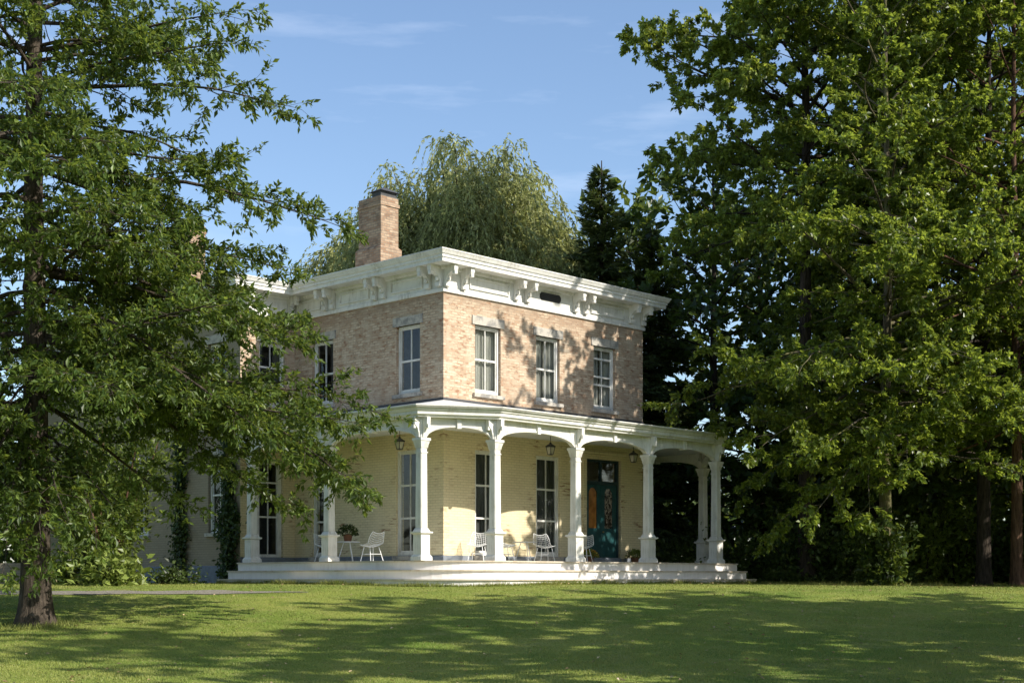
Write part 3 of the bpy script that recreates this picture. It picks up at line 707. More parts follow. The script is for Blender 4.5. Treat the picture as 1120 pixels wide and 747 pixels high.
def leaves_mesh(name, P, D, N, L, W, mat, parent, fold=.22, wide=.45):
    D = unit(D); S = unit(np.cross(D, N)); N = unit(np.cross(S, D)); L = L[:, None]; W = W[:, None]
    tip = P + D * L; m = P + D * L * wide + N * W * fold
    V = np.stack([P, m + S * W * .5, tip, m - S * W * .5], 1).reshape(-1, 3)
    b = (np.arange(len(P)) * 4)[:, None]
    F_ = np.concatenate([b + np.array([[0, 1, 2]]), b + np.array([[0, 2, 3]])], 1).ravel()
    return mesh_np(name, V, F_, np.arange(0, len(F_), 3), mat, parent)
def bez(rng, p, d, L, n, droop, wob):
    pts = [p]; d = d / np.linalg.norm(d)
    for i in range(n):
        d = d + np.array([0, 0, -droop / n]) + rng.normal(0, wob, 3); d = d / np.linalg.norm(d)
        pts.append(pts[-1] + d * L / n)
    return np.array(pts)

def grow(rng, H, r0, env, pitch, droop, nl, z0, sec_step=.38, sec_f=.34, twig_step=.24, twig_len=.42, nleaf=13, LL=.17, LW=.08,
         extra=(), scale_az=None, rtop=.25, leafdrop=.25, wob=.06, twigs=True, trunk_wob=.02, flare=1.35, inner=.22, lean=(0, 0), top=1.0, flat=1.0):
    """trunk tubes, leaf arrays for a broadleaf tree with its base at the origin"""
    T = Tubes(); n = 16
    zz = np.linspace(-.25, H * top, n + 1); tr = np.zeros((n + 1, 3)); tr[:, 2] = zz
    w = np.cumsum(rng.normal(0, trunk_wob * H / n, (n + 1, 2)), 0); w -= w[1]; tr[:, :2] = w * np.clip(zz / H * 2, 0, 1)[:, None] + np.outer(np.clip(zz, 0, None), lean)
    rad = r0 * (1 - (1 - rtop * .35) * np.clip(zz / H, 0, 1) ** .85); rad = rad * (1 + (flare - 1) * np.exp(-np.clip(zz, 0, None) / .35)); rad[-1] *= .3
    zf = np.concatenate([np.linspace(-.25, 1.2, 7), zz[zz > 1.3]])
    T.add(np.stack([np.interp(zf, zz, tr[:, i]) for i in range(3)], 1), r0 * (1 - (1 - rtop * .35) * np.clip(zf / H, 0, 1) ** .85) * (1 + (flare - 1) * np.exp(-np.clip(zf, 0, None) / .3)), 12)
    tw_p, tw_d, tw_l = [], [], []
    limbs = []
    for i in range(nl):
        f = (i + rng.uniform(.1, .9)) / nl; z = z0 + (H * top * .97 - z0) * f; az = i * 2.39996 + rng.uniform(-.5, .5)
        L = env(z / H) * rng.uniform(.72, 1.08)
        if scale_az: L *= scale_az(az, z / H)
        if L < .4: continue
        limbs.append((z, az, L, pitch(z / H) + rng.normal(0, 7), droop(z / H)))
    limbs += list(extra)
    for (z, az, L, pt, dr) in limbs:
        p = np.array([np.interp(z, zz, tr[:, 0]), np.interp(z, zz, tr[:, 1]), z]); rt = np.interp(z, zz, rad)
        d = np.array([math.cos(az) * math.cos(R(pt)), math.sin(az) * math.cos(R(pt)), math.sin(R(pt))])
        ns = max(5, int(L / .6)); pl = bez(rng, p, d, L, ns, dr, wob)
        lr = min(rt * .5, .014 + .0085 * L); T.add(pl, np.linspace(lr, .008, len(pl)), 6)
        ts = np.arange(inner, 1.0, sec_step / L); sgn = 1
        for t in np.concatenate([ts, [1.0]]):
            k = t * ns; i0 = min(int(k), ns - 1); q = pl[i0] + (pl[i0 + 1] - pl[i0]) * (k - i0); ld = unit(pl[i0 + 1] - pl[i0])
            side = unit(np.cross(ld, [0, 0, 1.])) * sgn; sgn = -sgn
            if t == 1.0: d2 = ld; SL = .6
            else:
                an = R(rng.uniform(35, 70)); d2 = ld * math.cos(an) + side * math.sin(an) + np.array([0, 0, rng.uniform(-.25, .40) * flat])
                SL = max(.5, sec_f * L * (1.05 - .62 * t)) * rng.uniform(.6, 1.15)
            sn = 4; sp = bez(rng, q, d2, SL, sn, dr * .35, wob)
            if twigs: T.add(sp, np.linspace(max(.007, lr * .35 * (1 - t * .6)), .004, sn + 1), 4)
            tt = np.arange(.2, 1.0, twig_step / SL); tt = np.concatenate([tt, [1.0]])
            kk = tt * sn; ii = np.minimum(kk.astype(int), sn - 1)
            q2 = sp[ii] + (sp[ii + 1] - sp[ii]) * (kk - ii)[:, None]; d3 = unit(sp[ii + 1] - sp[ii])
            d3 = unit(d3 * .75 + unit(rng.normal(0, 1, (len(tt), 3))) * np.array([1, 1, .6]) * .8)
            tw_p.append(q2); tw_d.append(d3); tw_l.append(twig_len * rng.uniform(.5, 1.2, len(tt)))
    P = np.concatenate(tw_p); D = np.concatenate(tw_d); Ln = np.concatenate(tw_l)
    if twigs == 2:
        for p, d, l in zip(P, D, Ln): T.add(np.array([p, p + d * l * .5 + [0, 0, .01], p + d * l]), [.004, .0035, .0025], 3)
    n = len(P); f = rng.uniform(.15, 1.05, (n, nleaf)) ** .8
    LP = (P[:, None] + D[:, None] * (f * Ln[:, None])[..., None] + rng.normal(0, .035, (n, nleaf, 3))).reshape(-1, 3)
    LD = (D[:, None] * .7 + unit(rng.normal(0, 1, (n, nleaf, 3))) * .85 + np.array([0, 0, -leafdrop])).reshape(-1, 3)
    LN = rng.normal(0, .55, (n * nleaf, 3)) + np.array([0, 0, 1.])
    sz = rng.uniform(.5, 1.3, n * nleaf)
    return T, (LP, LD, LN, LL * sz, LW * sz)
def make_tree(name, loc, g, leafmat, barkmat, label, cat='tree', group=None, rz=0):
    T, (P, D, N, L, W) = g
    t = tag(empty(name, loc, rz), label, cat, group)
    T.build('trunk', barkmat, t); leaves_mesh('crown', P, D, N, L, W, leafmat, t)
    return t
def gz(x, y): return float(ground(x, y))
def at(px, Y): return (px - 560) / 1560 * Y

# ------------------------------------------------------------------ oak on the lawn, left
def lerp(xs_, ys_): return lambda f: float(np.interp(f, xs_, ys_))
ox, oy = at(39, 28.9), 28.9
rng = rs(11)
H = 20.0
def az_to(dx, dy): return math.atan2(dy, dx)
ex = []
for (z, a, L, p, d) in [(5.8, -8, 6.9, -17, .25), (5.6, 12, 6.7, -17, .2), (6.6, -22, 5.9, -14, .35), (5.6, 28, 6.4, -14, .22), (5.9, 3, 7.0, -20, .12), (5.3, -2, 6.4, -15, .2), (5.2, 18, 6.2, -14, .2),
                        (3.4, -110, 3.4, -24, .5), (3.6, -80, 3.4, -24, .5), (3.3, -140, 3.6, -24, .45), (3.7, -45, 2.8, -22, .4), (3.9, -95, 3.6, -24, .5), (4.1, -125, 4.4, -22, .45), (3.9, -60, 3.2, -22, .4), (4.0, -25, 2.6, -18, .4), (4.2, 165, 3.6, -20, .4), (4.6, 60, 4.6, -14, .35), (4.8, 35, 4.2, -12, .35), (5.0, -75, 3.2, -12, .3), (5.4, -40, 4.0, -10, .3), (4.6, -120, 4.2, -20, .4), (4.4, -145, 4.6, -20, .4), (4.6, -100, 3.8, -22, .5), (5.6, -60, 4.4, -8, .3), (5.6, 45, 6.0, -12, .3),
                        (9.3, 5, 6.1, -4, .3), (9.6, -12, 3.8, 2, .25), (8.0, 18, 5.5, -6, .3), (7.9, -6, 5.5, -8, .2), (10.9, 0, 4.9, 6, .2), (10.4, 25, 3.9, 5, .2), (11.6, -10, 4.2, 14, .2), (12.4, 8, 3.8, 18, .2), (6.9, 30, 5.4, -10, .3), (8.0, 33, 5.6, -8, .25), (7.3, 46, 5.6, -8, .25), (7.2, 10, 5.3, -8, .25)]:
    ex.append((z, R(a), L, p, d))
g = grow(rng, H, .32, lerp([0, .2, .4, .6, .8, 1], [6.2, 6.4, 6.0, 4.8, 3.3, .7]), lerp([0, .25, .45, .7, 1], [-14, -12, 2, 24, 55]), lerp([0, .4, 1], [.25, .28, .1]), 86, 5.2, inner=.12,
         sec_step=.32, twig_step=.185, nleaf=22, LL=.155, LW=.064, wob=.085, flat=.45, extra=ex, twigs=2, rtop=.5, flare=1.45, scale_az=lambda az, f: .80 if math.cos(az) > .3 else 1.0)
make_tree('oak_tree', (ox, oy, gz(ox, oy)), g, M['oak'], M['bark'], 'large oak with drooping lower boughs standing alone on the lawn left of the house')

# ------------------------------------------------------------------ tall trees right of the house
def rtree(seed, name, x, y, H, r0, Rm, z0, mat, bark, label, nl=78, nleaf=40, LL=.155, LW=.105, extra=(), saz=None, lowpitch=-8, droop=.3, **kw):
    rng = rs(seed); h0 = z0 / H
    g = grow(rng, H, r0, lerp([h0, h0 + .15, .5, .75, .9, 1], [Rm * .8, Rm, Rm, Rm * .85, Rm * .55, .8]), lerp([0, .3, .6, 1], [lowpitch, 6, 26, 60]), lerp([0, .5, 1], [droop, droop * .7, .1]), nl, z0,
             sec_step=.62, sec_f=.36, twig_step=.20, twig_len=.5, wob=.10, nleaf=nleaf, LL=LL, LW=LW, extra=extra, scale_az=saz, **kw)
    return make_tree(name, (x, y, gz(x, y)), g, mat, bark, label)
T1X = at(968, 43)
ex = [(5.6, R(-150), 5.6, -6, .4), (4.9, R(-172), 4.6, -8, .5), (4.2, R(-135), 5.2, -6, .6), (3.6, R(-150), 4.0, -10, .5), (3.8, R(-20), 6.0, 24, .1), (5.0, R(-100), 6.0, 0, .5), (4.4, R(-70), 5.2, 4, .5),
      (6.6, R(-170), 6.6, 4, .4), (6.2, R(-125), 6.4, 4, .4), (7.4, R(-150), 6.6, 10, .3), (5.8, R(-80), 5.2, 8, .4), (6.4, R(-105), 6.0, 4, .4), (7.2, R(-85), 5.8, 8, .4), (8.2, R(-110), 6.0, 12, .35), (9.2, R(-75), 5.6, 16, .3), (10.4, R(-100), 5.4, 22, .3), (5.9, R(-45), 5.8, 4, .4), (5.2, R(-95), 5.0, 4, .45), (5.0, R(-120), 4.8, 2, .45), (5.0, R(-65), 4.6, 4, .45), (5.4, R(-30), 5.4, 6, .4), (8.0, R(-50), 5.8, 12, .35)]
rtree(21, 'maple_tree', T1X, 43, 20.5, .22, 5.6, 4.2, M['maple'], M['barkm'], 'maple with a mossy sunlit trunk right of the porch at the lawn edge', extra=ex, nl=48, saz=lambda az, f: .75 if f > .5 and abs(math.sin(az)) < .5 else 1.0)
T2X = at(1076, 46)
rtree(22, 'maple_tree', T2X, 46, 24, .25, 5.6, 6.0, M['maple'], M['barkd'], 'maple with a dark bare trunk between the mossy and the reddish trunks', nl=66)
T3X = at(1112, 44.5)
rtree(23, 'maple_tree', T3X, 44.5, 23, .20, 5.6, 4.5, M['maple'], M['barkr'], 'maple with a reddish trunk at the right end of the lawn', nl=66)
rtree(24, 'maple_tree', 9.8, 47.5, 28, .30, 7.0, 11.5, M['maplel'], M['barkd'], 'tallest pale green maple rising behind the right end of the porch', nl=96, LL=.165, LW=.11, saz=lambda az, f: .84 if math.cos(az) < -.5 else 1.0)
rtree(25, 'maple_tree', 15.5, 52, 22, .34, 6.5, 4.0, M['maplel'], M['barkd'], 'pale green maple standing in the wood behind the mossy trunk', nl=62, LL=.20, LW=.14)

# ------------------------------------------------------------------ willow and spruce behind the house
def willow(x, y, H, Rm, seed, label, nb=230):
    rng = rs(seed); t = tag(empty('willow_tree', (x, y, gz(x, y))), label, 'tree'); T = Tubes()
    top = np.array([.1, .1, H * .36]); T.add(np.array([[0, 0, -.3], [.1, 0, 2], [.0, .2, 4.2], top]), [.75, .6, .55, .42], 12)
    P, D, N = [], [], []
    nm = 9; mains = []
    for i in range(nm):
        az = i * 2.4 + rng.uniform(-.3, .3); el = R(rng.uniform(42, 80)); L = H * rng.uniform(.32, .45)
        pl = bez(rng, top - [0, 0, rng.uniform(0, 1.5)], np.array([math.cos(az) * math.cos(el), math.sin(az) * math.cos(el), math.sin(el)]), L, 8, .1, .09); T.add(pl, np.linspace(.26, .07, 9), 7); mains.append(pl)
    lob = rng.uniform(0, 6.283, 5)
    for i in range(nb):
        u = (i + .5) / nb; el = math.asin(min(1, .02 + .98 * u)); az = i * 2.39996
        rr = rng.uniform(.55, 1.0) ** .5 * (1 + .10 * math.sin(3 * az + lob[0]) * math.cos(el) + .10 * math.sin(5 * az + lob[1] + 4 * el) + .06 * math.sin(9 * az + lob[2]))
        e = np.array([Rm * math.cos(el) ** .75 * math.cos(az) * rr, Rm * math.cos(el) ** .75 * math.sin(az) * rr, H * .50 + H * .48 * math.sin(el) * rr])
        m = mains[int(np.argmin([np.linalg.norm((q[-1] - e)[:2]) for q in mains]))]; q0 = m[rng.randint(3, 9)]
        if q0[2] > e[2] - .3: q0 = m[3]
        mid = (q0 * .45 + e * .55) + np.array([0, 0, .22 * np.linalg.norm(e - q0)])
        w = np.linspace(0, 1, 9)[:, None]; pl = (1 - w) ** 2 * q0 + 2 * w * (1 - w) * mid + w ** 2 * e + rng.normal(0, .05, (9, 3)); T.add(pl, np.linspace(.06, .012, 9), 5)
        out = unit(np.array([e[0], e[1], 0]))
        for k in range(52):
            q = pl[rng.randint(4, 9)] + rng.normal(0, .16, 3); d = out * .5 + unit(rng.normal(0, 1, 3)) * np.array([1, 1, .35]) + np.array([0, 0, .3]); Ls = rng.uniform(1.0, 3.8) * (.6 if el > .9 else 1)
            n = 8; st = bez(rng, q, d, Ls, n, 3.4, .07)
            nl = int(Ls * 13); kk = rng.uniform(0.0, 1, nl) * n; ii = np.minimum(kk.astype(int), n - 1)
            p = st[ii] + (st[ii + 1] - st[ii]) * (kk - ii)[:, None]; dd = unit(st[ii + 1] - st[ii])
            P.append(p); D.append(dd * .9 + rng.normal(0, .38, (nl, 3)) + np.array([0, 0, -.25])); N.append(rng.normal(0, 1, (nl, 3)))
    P = np.concatenate(P); D = np.concatenate(D); N = np.concatenate(N); s = rng.uniform(.7, 1.25, len(P))
    keep = P[:, 2] > .5; P, D, N, s = P[keep], D[keep], N[keep], s[keep]
    T.build('trunk', M['barkd'], t); leaves_mesh('crown', P, D, N, .21 * s, .066 * s, M['willow'], t, .15)
willow(at(515, 60), 60, 18.8, 5.0, 31, 'broad weeping willow with trailing yellow-green strands behind the roof')
willow(at(400, 66), 66, 17.6, 2.9, 32, 'smaller weeping willow behind the left of the brick chimney', 110)

def spruce(x, y, H, Rm, seed, label):
    rng = rs(seed); t = tag(empty('spruce_tree', (x, y, gz(x, y))), label, 'tree', 'spruces behind the house'); T = Tubes()
    T.add(np.array([[0, 0, -.3], [0, 0, H * .5], [0, 0, H]]), [.26, .15, .02], 9)
    P, D, N, S = [], [], [], []
    z = 1.2
    while z < H - .15:
        f = z / H; Lr = Rm * (1 - f) ** .85 + .12; nb = 6 if f < .85 else 4
        for k in range(nb):
            az = rng.uniform(0, 6.283); L = Lr * rng.uniform(.65, 1.12)
            pl = bez(rng, np.array([0, 0, z]), np.array([math.cos(az), math.sin(az), .35 - .45 * (1 - f)]), L, 6, .25 if f < .8 else -.3, .04); pl[-1, 2] += .05 * L
            T.add(pl, np.linspace(.03, .006, 7), 4)
            n = int(26 + L * 85); u = rng.uniform(.05, 1.0, n); kk = u * 6; ii = np.minimum(kk.astype(int), 5)
            p = pl[ii] + (pl[ii + 1] - pl[ii]) * (kk - ii)[:, None]; ld = unit(pl[ii + 1] - pl[ii]); sd_ = unit(np.cross(ld, [0, 0, 1.])) * rng.choice([-1, 1], n)[:, None]
            spread = rng.uniform(0, .30, n) * (1.1 - u) * L * .7
            p = p + sd_ * spread[:, None] + np.array([0, 0, -1.]) * (rng.uniform(0, .25, n) * spread + rng.uniform(0, .06, n))[:, None]
            P.append(p); D.append(ld * .8 + sd_ * .6 + rng.normal(0, .25, (n, 3)) + np.array([0, 0, -.35])); N.append(rng.normal(0, .5, (n, 3)) + np.array([0, 0, 1])); S.append(rng.uniform(.7, 1.2, n))
        z += .26 + .10 * (1 - f)
    P = np.concatenate(P); D = np.concatenate(D); N = np.concatenate(N); s = np.concatenate(S)
    T.build('trunk', M['barkd'], t); leaves_mesh('crown', P, D, N, .30 * s, .075 * s, M['spruce'], t, .1)
spruce(at(658, 56), 56, 16.6, 4.1, 41, 'dark pointed spruce standing alone against the sky right of the willow')
spruce(at(712, 58), 58, 14.5, 3.6, 42, 'shorter dark spruce close to the right end of the house')
spruce(at(625, 62), 62, 13.5, 3.4, 43, 'shorter dark spruce tucked between the willow and the tall spruce')

# ------------------------------------------------------------------ background wood
def bgproto(seed, name, H, Rm, mat, label, group, z0=2.0):
    rng = rs(seed); h0 = z0 / H
    g = grow(rng, H, .26, lerp([h0, .35, .6, .85, 1], [Rm * .8, Rm, Rm * .9, Rm * .55, .6]), lerp([0, .3, .6, 1], [-5, 8, 26, 60]), lerp([0, 1], [.3, .1]), 46, z0, sec_step=.6, sec_f=.38, twig_step=.42, twig_len=.6, nleaf=9, LL=.34, LW=.22)
    return make_tree(name, (0, 0, 0), g, mat, M['barkd'], label, 'tree', group)
GB = 'trees of the background wood'
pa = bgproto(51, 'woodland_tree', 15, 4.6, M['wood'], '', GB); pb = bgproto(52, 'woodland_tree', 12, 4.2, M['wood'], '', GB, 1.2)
spots = [(pa, 19, 49, 0, 1.0, 'dark woodland tree seen between the mossy and dark trunks'), (pb, 13.5, 57, 1, 1.1, 'dark woodland tree behind the right porch end'), (pa, 24, 56, 2, 1.25, 'tall woodland tree at the right edge behind the reddish trunk'),
         (pb, 10.8, 62, 3, 1.3, 'woodland tree far behind the tallest maple'), (pa, 8.2, 57.5, .6, 1.15, 'woodland tree filling the gap just right of the house'), (pb, 5.6, 63, 2.2, 1.35, 'woodland tree behind the shorter spruce'), (pa, 13.5, 52.5, 3.7, 1.05, 'woodland tree right behind the tallest maple'), (pa, 18, 63, 4, 1.25, 'far woodland tree in the gap right of the tallest maple'), (pb, 22, 46, 5, .95, 'low branching woodland tree at the far right of the lawn'),
         (pa, -24, 62, 1.3, 1.0, 'woodland tree behind the left end of the grey wing'), (pb, -31, 58, 2.2, 1.1, 'sunlit woodland tree beyond the lawn at the left edge'), (pa, -18, 72, 3.1, .95, 'woodland tree far behind the rear chimney'), (pb, 2.5, 70, 4.4, 1.1, 'woodland tree between the willow and the spruce'),
         (pb, -37, 66, .7, 1.2, 'woodland tree outermost on the left behind the oak'), (pa, 30, 50, 5.2, 1.1, 'woodland tree outside the right edge of the wood'), (pb, 22.5, 41.5, 3.3, 1.0, 'unseen woodland tree added to shade the undergrowth, nearest the lawn outside the right edge'), (pb, 28, 44, .9, 1.1, 'unseen woodland tree added to shade the undergrowth, farther out beyond the right edge'), (pa, -23, 50, 2.9, 1.0, 'unseen woodland tree added to darken the grey wing, close to its left end')]  # the last ones are unseen, added to shade the undergrowth and the wing
first = {id(pa): True, id(pb): True}
for (pr, x, y, rz, sc, lb) in spots:
    o = pr if first[id(pr)] else copy_tree(pr); first[id(pr)] = False
    o.location = (x, y, gz(x, y)); o.rotation_euler = (0, 0, rz); o.scale = (sc, sc, sc); tag(o, lb, 'tree', GB)
# trees standing on the lawn to the right, outside the picture, whose shade lies across the grass
rng = rs(61)
gshade = grow(rng, 14.5, .30, lerp([.2, .4, .6, .85, 1], [3.6, 4.4, 4.2, 2.6, .6]), lerp([0, .3, .6, 1], [-5, 8, 26, 60]), lerp([0, 1], [.3, .1]), 40, 3.0, sec_step=.7, sec_f=.36, twig_step=.26, twig_len=.5, nleaf=20, LL=.28, LW=.18)
ps = make_tree('lawn_tree', (0, 0, 0), gshade, M['maple'], M['bark'], '', 'tree', 'lawn trees right of the view')
for i, (x, y, rz, sc, lb) in enumerate([(15.5, 20.0, 0, 1.0, 'lawn tree nearest the camera outside the right of the view'), (19.6, 25.6, 1.9, .95, 'lawn tree closest to the house outside the right of the view'), (24.5, 22.0, 3.5, 1.1, 'lawn tree farthest out to the right of the view'), (12.2, 12.0, 4.4, .85, 'lawn tree beside the camera outside the right of the view'), (14.2, 24.0, 5.3, .95, 'lawn tree between the nearer and the farther ones outside the right of the view'), (12.9, 16.8, .8, 1.15, 'lawn tree leaning closest to the view outside its right edge')]):
    o = ps if i == 0 else copy_tree(ps); o.location = (x, y, gz(x, y)); o.rotation_euler = (0, 0, rz); o.scale = (sc,) * 3; tag(o, lb, 'tree', 'lawn trees right of the view')

# ------------------------------------------------------------------ shrubs, ivy, small plants
def shrub(name, x, y, h, w, seed, mat, label, cat='shrub', group=None, nst=16, leaf=.14, lw=.09, dens=900, z=None, bark='barkd', open_=.0):
    rng = rs(seed); t = tag(empty(name, (x, y, gz(x, y) if z is None else z)), label, cat, group); T = Tubes(); P, D, N = [], [], []
    for i in range(nst):
        az = i * 2.4 + rng.uniform(-.4, .4); sp = rng.uniform(.15, 1) * w; q = np.array([rng.uniform(-.1, .1) * w, rng.uniform(-.1, .1) * w, -.05])
        d = np.array([math.cos(az) * sp, math.sin(az) * sp, h * rng.uniform(.6, 1.05)]); L = np.linalg.norm(d); pl = bez(rng, q, d, L, 6, .35, .07)
        T.add(pl, np.linspace(.012 + .008 * h, .004, 7), 5)
        n = max(20, int(dens / nst)); nc = max(3, int(n / 14)); c = rng.uniform(open_, 1, nc) * 6; ii = np.minimum(c.astype(int), 5); ctr = pl[ii] + (pl[ii + 1] - pl[ii]) * (c - ii)[:, None] + rng.normal(0, .12 * w, (nc, 3)) * np.array([1, 1, .8])
        j = rng.randint(0, nc, n); P.append(ctr[j] + rng.normal(0, leaf * 1.1, (n, 3))); D.append(unit(ctr[j] - np.array([0, 0, h * .2])) * .5 + rng.normal(0, .6, (n, 3))); N.append(rng.normal(0, .6, (n, 3)) + np.array([0, 0, 1]))
    P = np.concatenate(P); D = np.concatenate(D); N = np.concatenate(N); P[:, 2] = np.maximum(P[:, 2], .03); s = rng.uniform(.6, 1.25, len(P))
    T.build('stem', M[bark], t); leaves_mesh('foliage', P, D, N, leaf * s, lw * s, mat, t)
    return t
shrub('small_tree', at(112, 39.5), 39.5, 4.9, 2.3, 71, M['oak'], 'small multi-stemmed tree growing between the oak trunk and the grey wing', 'tree', nst=14, leaf=.18, lw=.09, dens=9000, bark='barkr', open_=.2)
shrub('leafy_shrub', at(122, 38.6), 38.6, .75, .95, 72, M['hosta'], 'low pale green shrub of broad leaves beside the oak trunk', nst=26, leaf=.22, lw=.13, dens=1500)
shrub('leafy_shrub', at(72, 39.5), 39.5, .8, .9, 73, M['maplel'], 'low shrub partly hidden behind the oak trunk', nst=18, leaf=.17, lw=.1, dens=1000)
shrub('leafy_shrub', at(190, 40.5), 40.5, .55, .8, 74, M['ivy'], 'low dark shrub at the foot of the grey wing', nst=16, leaf=.14, lw=.09, dens=900)
GU = 'shrubs under the trees right of the porch'
uspots = [(740, 50.5, 1.6, 1.6, 'dark shrub seen through the right porch opening'), (800, 49.5, 1.9, 1.8, 'dark shrub just right of the porch end columns'), (845, 48.5, 1.4, 1.5, 'low dark shrub right of the steps at the lawn edge'), (885, 48, 2.3, 1.8, 'tall dark shrub left of the mossy trunk'), (930, 47.5, 1.7, 1.6, 'rounded shrub touching the mossy trunk on its left'), (966, 42.75, 1.9, .7, 'ivy-like shrub clothing the foot of the mossy trunk'),
          (1005, 49.5, 2.6, 1.5, 'open bright shrub just right of the mossy trunk'), (1045, 50, 3.0, 1.7, 'tall open shrub left of the dark trunk'), (1095, 49.5, 2.4, 1.5, 'shrub between the dark and reddish trunks'), (1128, 49, 2.2, 1.5, 'shrub at the right edge behind the reddish trunk'), (690, 56, 2.4, 2.2, 'shrub deep behind the right end of the house')]
for i, (px, Y, h, w, lb) in enumerate(uspots):
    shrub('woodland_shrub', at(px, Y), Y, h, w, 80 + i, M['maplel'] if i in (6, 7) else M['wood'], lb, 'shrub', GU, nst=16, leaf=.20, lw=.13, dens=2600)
# creeping plants at the foot of the wood, and the far wood as one mass
def mass(name, seed, n, xr, yr, zf, leaf, mat, label, cat):
    rng = rs(seed); x = rng.uniform(*xr, n); y = rng.uniform(*yr, n); zt = zf(x, y); z = ground(x, y) + rng.uniform(0, 1, n) ** .8 * zt
    P = np.stack([x, y, z], 1); o = leaves_mesh(name, P, rng.normal(0, 1, (n, 3)), rng.normal(0, .7, (n, 3)) + np.array([0, 0, 1]), leaf * rng.uniform(.6, 1.2, n), leaf * .62 * rng.uniform(.6, 1.2, n), mat, None)
    return tag(o, label, cat, None, 'stuff')
mass('undergrowth', 101, 9000, (at(835, 47.4), at(1000, 47.4)), (46.9, 48.4), lambda x, y: .35 + .12 * np.sin(x * 3), .12, M['wood'], 'low dark ground cover along the edge of the wood', 'ground cover')
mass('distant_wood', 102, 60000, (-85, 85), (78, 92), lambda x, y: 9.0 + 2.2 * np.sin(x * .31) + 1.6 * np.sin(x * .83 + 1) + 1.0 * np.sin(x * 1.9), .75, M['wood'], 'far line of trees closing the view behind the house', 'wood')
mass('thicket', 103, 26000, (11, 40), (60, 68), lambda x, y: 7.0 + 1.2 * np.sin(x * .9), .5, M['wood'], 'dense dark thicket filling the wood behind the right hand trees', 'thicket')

def ivy(name, v0, v1, z1, seed, label, dens=1500):
    rng = rs(seed); p = hw(WU, v0, 0); t = tag(empty(name, (p.x, p.y, HZ), A), label, 'ivy', 'ivy on the grey wing')
    W = v1 - v0; n = dens; z = rng.uniform(-.05, 1, n) ** .9 * z1; prof = .5 + .3 * np.sin(z * 1.7 + seed) + .2 * np.sin(z * 4.1)
    y = W / 2 + rng.normal(0, .30, n) * W * prof; x = -.02 - np.abs(rng.normal(0, .11, n)) * (1 + .8 * np.exp(-z))
    T = Tubes()
    for k in range(4):
        zz = np.linspace(-.1, z1 * (.6 + .1 * k), 14); T.add(np.stack([np.full(14, -.03), W / 2 + (k - 1.5) * W * .12 + .06 * np.sin(zz * 2 + k), zz], 1), np.linspace(.03, .008, 14), 5)
    T.build('stem', M['barkd'], t)
    leaves_mesh('foliage', np.stack([x, y, z], 1), rng.normal(0, .5, (n, 3)) + np.array([-.3, 0, -.7]), rng.normal(0, .5, (n, 3)) + np.array([-1, 0, .3]), rng.uniform(.08, .16, n), rng.uniform(.07, .13, n), M['ivy'], t)
ivy('ivy', WV - .1, WV + 1.0, 4.6, 5, 'dark ivy column climbing the grey wing next to the left porch column', 4200)
ivy('ivy', 9.7, 10.7, 4.6, 6, 'narrow ivy column climbing the middle of the grey wing wall', 2600)

def potted(u, v, z, label, leafmat, h=.4, w=.28, seed=1, pot=True, petals=False, leaf=.09):
    p = hw(u, v, z); t = tag(empty('potted_plant', p), label, 'plant', 'potted plants on the porch')
    mb = MB(); mb.lathe([(0, 0), (.10, 0), (.14, .18), (.155, .18), (.155, .21), (.13, .21), (.12, .17), (0, .17)], k=18); mb.build('pot', M['terracotta'], t, True)
    rng = rs(seed); n = 420; d = unit(rng.normal(0, 1, (n, 3))); d[:, 2] = np.abs(d[:, 2]); r = rng.uniform(.3, 1, n) ** .5
    P = d * r[:, None] * np.array([w, w, h]) + np.array([0, 0, .18])
    leaves_mesh('foliage', P, d + rng.normal(0, .5, (n, 3)), rng.normal(0, .6, (n, 3)) + np.array([0, 0, 1]), rng.uniform(.6, 1.2, n) * leaf, rng.uniform(.6, 1.2, n) * leaf * .6, leafmat, t)
    if petals:
        n = 90; d = unit(rng.normal(0, 1, (n, 3))); d[:, 2] = np.abs(d[:, 2]); leaves_mesh('flowers', d * np.array([w, w, h]) + np.array([0, 0, .19]), d, rng.normal(0, .6, (n, 3)), np.full(n, .06), np.full(n, .05), M['petal'], t)
potted(-1.2, 2.85, FLOOR + .612, 'dark leafy potted plant standing on the round side porch table', M['ivy'], .30, .30, 3)
potted(5.75, -.55, FLOOR + .006, 'pot of orange and yellow flowers left of the teal door', M['hosta'], .20, .26, 4, petals=True)
potted(8.05, -.5, FLOOR + .006, 'rounded green potted plant right of the teal door', M['hosta'], .26, .28, 5)

# white deck steps at the far left edge
t = tag(empty('side_deck', (at(0, 42), 42, gz(-15, 42)), R(0)), 'white painted deck with two steps at the far left edge of the lawn', 'deck')
mb = MB()
for k in range(3): mb.box(-3, .62 + .28 * k, -.36 * k, 2.2, -.3 + .001 * k, .62 - .2 * k); 
mb.build('steps', M['wing'], t)

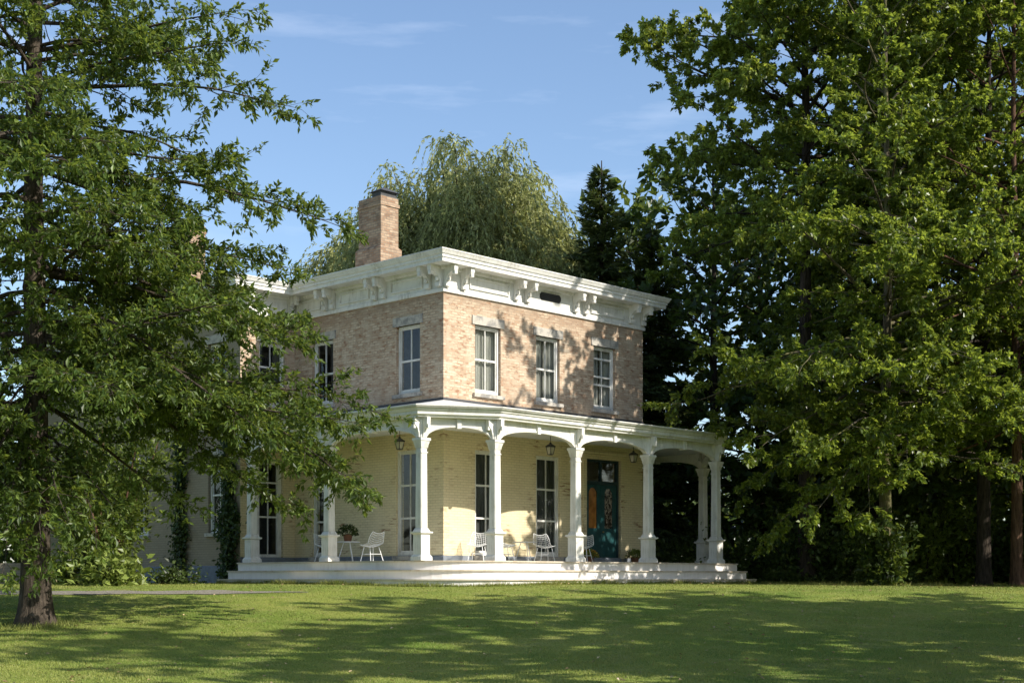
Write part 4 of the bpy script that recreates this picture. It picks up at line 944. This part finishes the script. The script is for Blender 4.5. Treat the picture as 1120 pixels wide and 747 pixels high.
# ------------------------------------------------------------------ grass
def grass():
    rng = rs(7); parts = []
    for (y0, y1, dens) in ((19.5, 25, 620), (25, 31, 420), (31, 38, 260), (38, 48, 170)):
        w = .375 * y1 + 1.2; n = int((y1 - y0) * 2 * w * dens); x = rng.uniform(-w, w, n); y = rng.uniform(y0, y1, n)
        parts.append(np.stack([x, y], 1)[np.abs(x) < .375 * y + 1.0])
    q = np.concatenate(parts)
    c, s_ = math.cos(A), math.sin(A); dx, dy = q[:, 0] - HX, q[:, 1] - HY; u = dx * c + dy * s_; v = -dx * s_ + dy * c
    inside = ((u > -3.4) & (u < 10.35) & (v > -3.7) & (v < 6.4) & (v > -.9 * (u + 3.4) / 1.0 - 2.6 + -.0)) | ((u > -2.2) & (v > 6.3)) | ((u > 0) & (v > -3) & (u < 12.2))
    onpath = (q[:, 1] > 34.5) & (q[:, 1] < 35.45) & (q[:, 0] < -5.0) & (rng.uniform(0, 1, len(q)) > .15 + .9 * np.clip(np.abs(q[:, 1] - 34.98 - .12 * np.sin(q[:, 0] * .9)) / .5, 0, 1) ** 2 + .8 * np.clip((q[:, 0] + 10) / 5, 0, 1))
    q = q[~inside & ~onpath]; tall = np.ones(len(q)); ext = []
    for (bx, by, r0, r1, m) in ((ox, oy, .36, .95, 2200), (T1X, 43, .22, .8, 1200), (T2X, 46, .25, .8, 1200), (T3X, 44.5, .2, .7, 1200)):
        a_ = rng.uniform(0, 6.283, m); r_ = r0 + (r1 - r0) * rng.uniform(0, 1, m) ** 2; ext.append(np.stack([bx + np.cos(a_) * r_, by + np.sin(a_) * r_], 1))
    e_ = off_pts(deck_line, 1.10)
    for k in range(len(e_) - 1):
        m = int(520 * math.dist(e_[k][:2], e_[k + 1][:2])); t_ = rng.uniform(0, 1, m); w_ = rng.uniform(0, .22, m) ** 1.3
        uu = e_[k][0] + (e_[k + 1][0] - e_[k][0]) * t_ - w_ * .5; vv = e_[k][1] + (e_[k + 1][1] - e_[k][1]) * t_ - w_ * .7; ext.append(np.stack([HX + uu * c - vv * s_, HY + uu * s_ + vv * c], 1))
    m = 9000; ext.append(np.stack([rng.uniform(at(832, 46.6), 18, m), rng.uniform(45.2, 47.0, m)], 1))
    ext = np.concatenate(ext); tall = np.concatenate([tall, rng.uniform(1.6, 4.2, len(ext))]); q = np.concatenate([q, ext]); n = len(q)
    cl = .5 + .5 * np.sin(q[:, 0] * 2.1 + np.sin(q[:, 1] * 1.7) * 2) * np.sin(q[:, 1] * 2.6 + np.sin(q[:, 0] * 1.3))
    h = rng.uniform(.018, .042, n) * (.7 + .6 * cl) * tall; az = rng.uniform(0, 6.283, n); w = rng.uniform(.006, .013, n); ln = rng.uniform(.1, .9, n) * h
    b = np.stack([q[:, 0], q[:, 1], ground(q[:, 0], q[:, 1]) - .004], 1); e = np.stack([np.cos(az), np.sin(az), 0 * az], 1); l2 = rng.uniform(0, 6.283, n)
    tip = b + np.stack([np.cos(l2) * ln, np.sin(l2) * ln, h], 1)
    V = np.stack([b - e * w[:, None], b + e * w[:, None], tip], 1).reshape(-1, 3); L = np.arange(3 * n)
    o = mesh_np('grass', V, L, np.arange(0, 3 * n, 3), M['grass']); tag(o, 'mown green grass blades covering the front lawn', 'grass', None, 'stuff')
grass()
def litter():
    rng = rs(9); n = 700; y = rng.uniform(20, 46, n); x = rng.uniform(-1, 1, n) * (.37 * y); P = np.stack([x, y, ground(x, y) + rng.uniform(.03, .05, n)], 1)
    dx, dy = x - HX, y - HY; c, s_ = math.cos(A), math.sin(A); u = dx * c + dy * s_; v = -dx * s_ + dy * c; P = P[~((u > -3.6) & (v > -3.9))]; n = len(P)
    d = rng.normal(0, 1, (n, 3)); d[:, 2] *= .15
    o = leaves_mesh('fallen_leaves', P, d, rng.normal(0, .25, (n, 3)) + np.array([0, 0, 1]), rng.uniform(.05, .11, n), rng.uniform(.035, .07, n), M['litter'], None); tag(o, 'scattered dry fallen leaves lying on the lawn', 'fallen leaves', None, 'stuff')
litter()
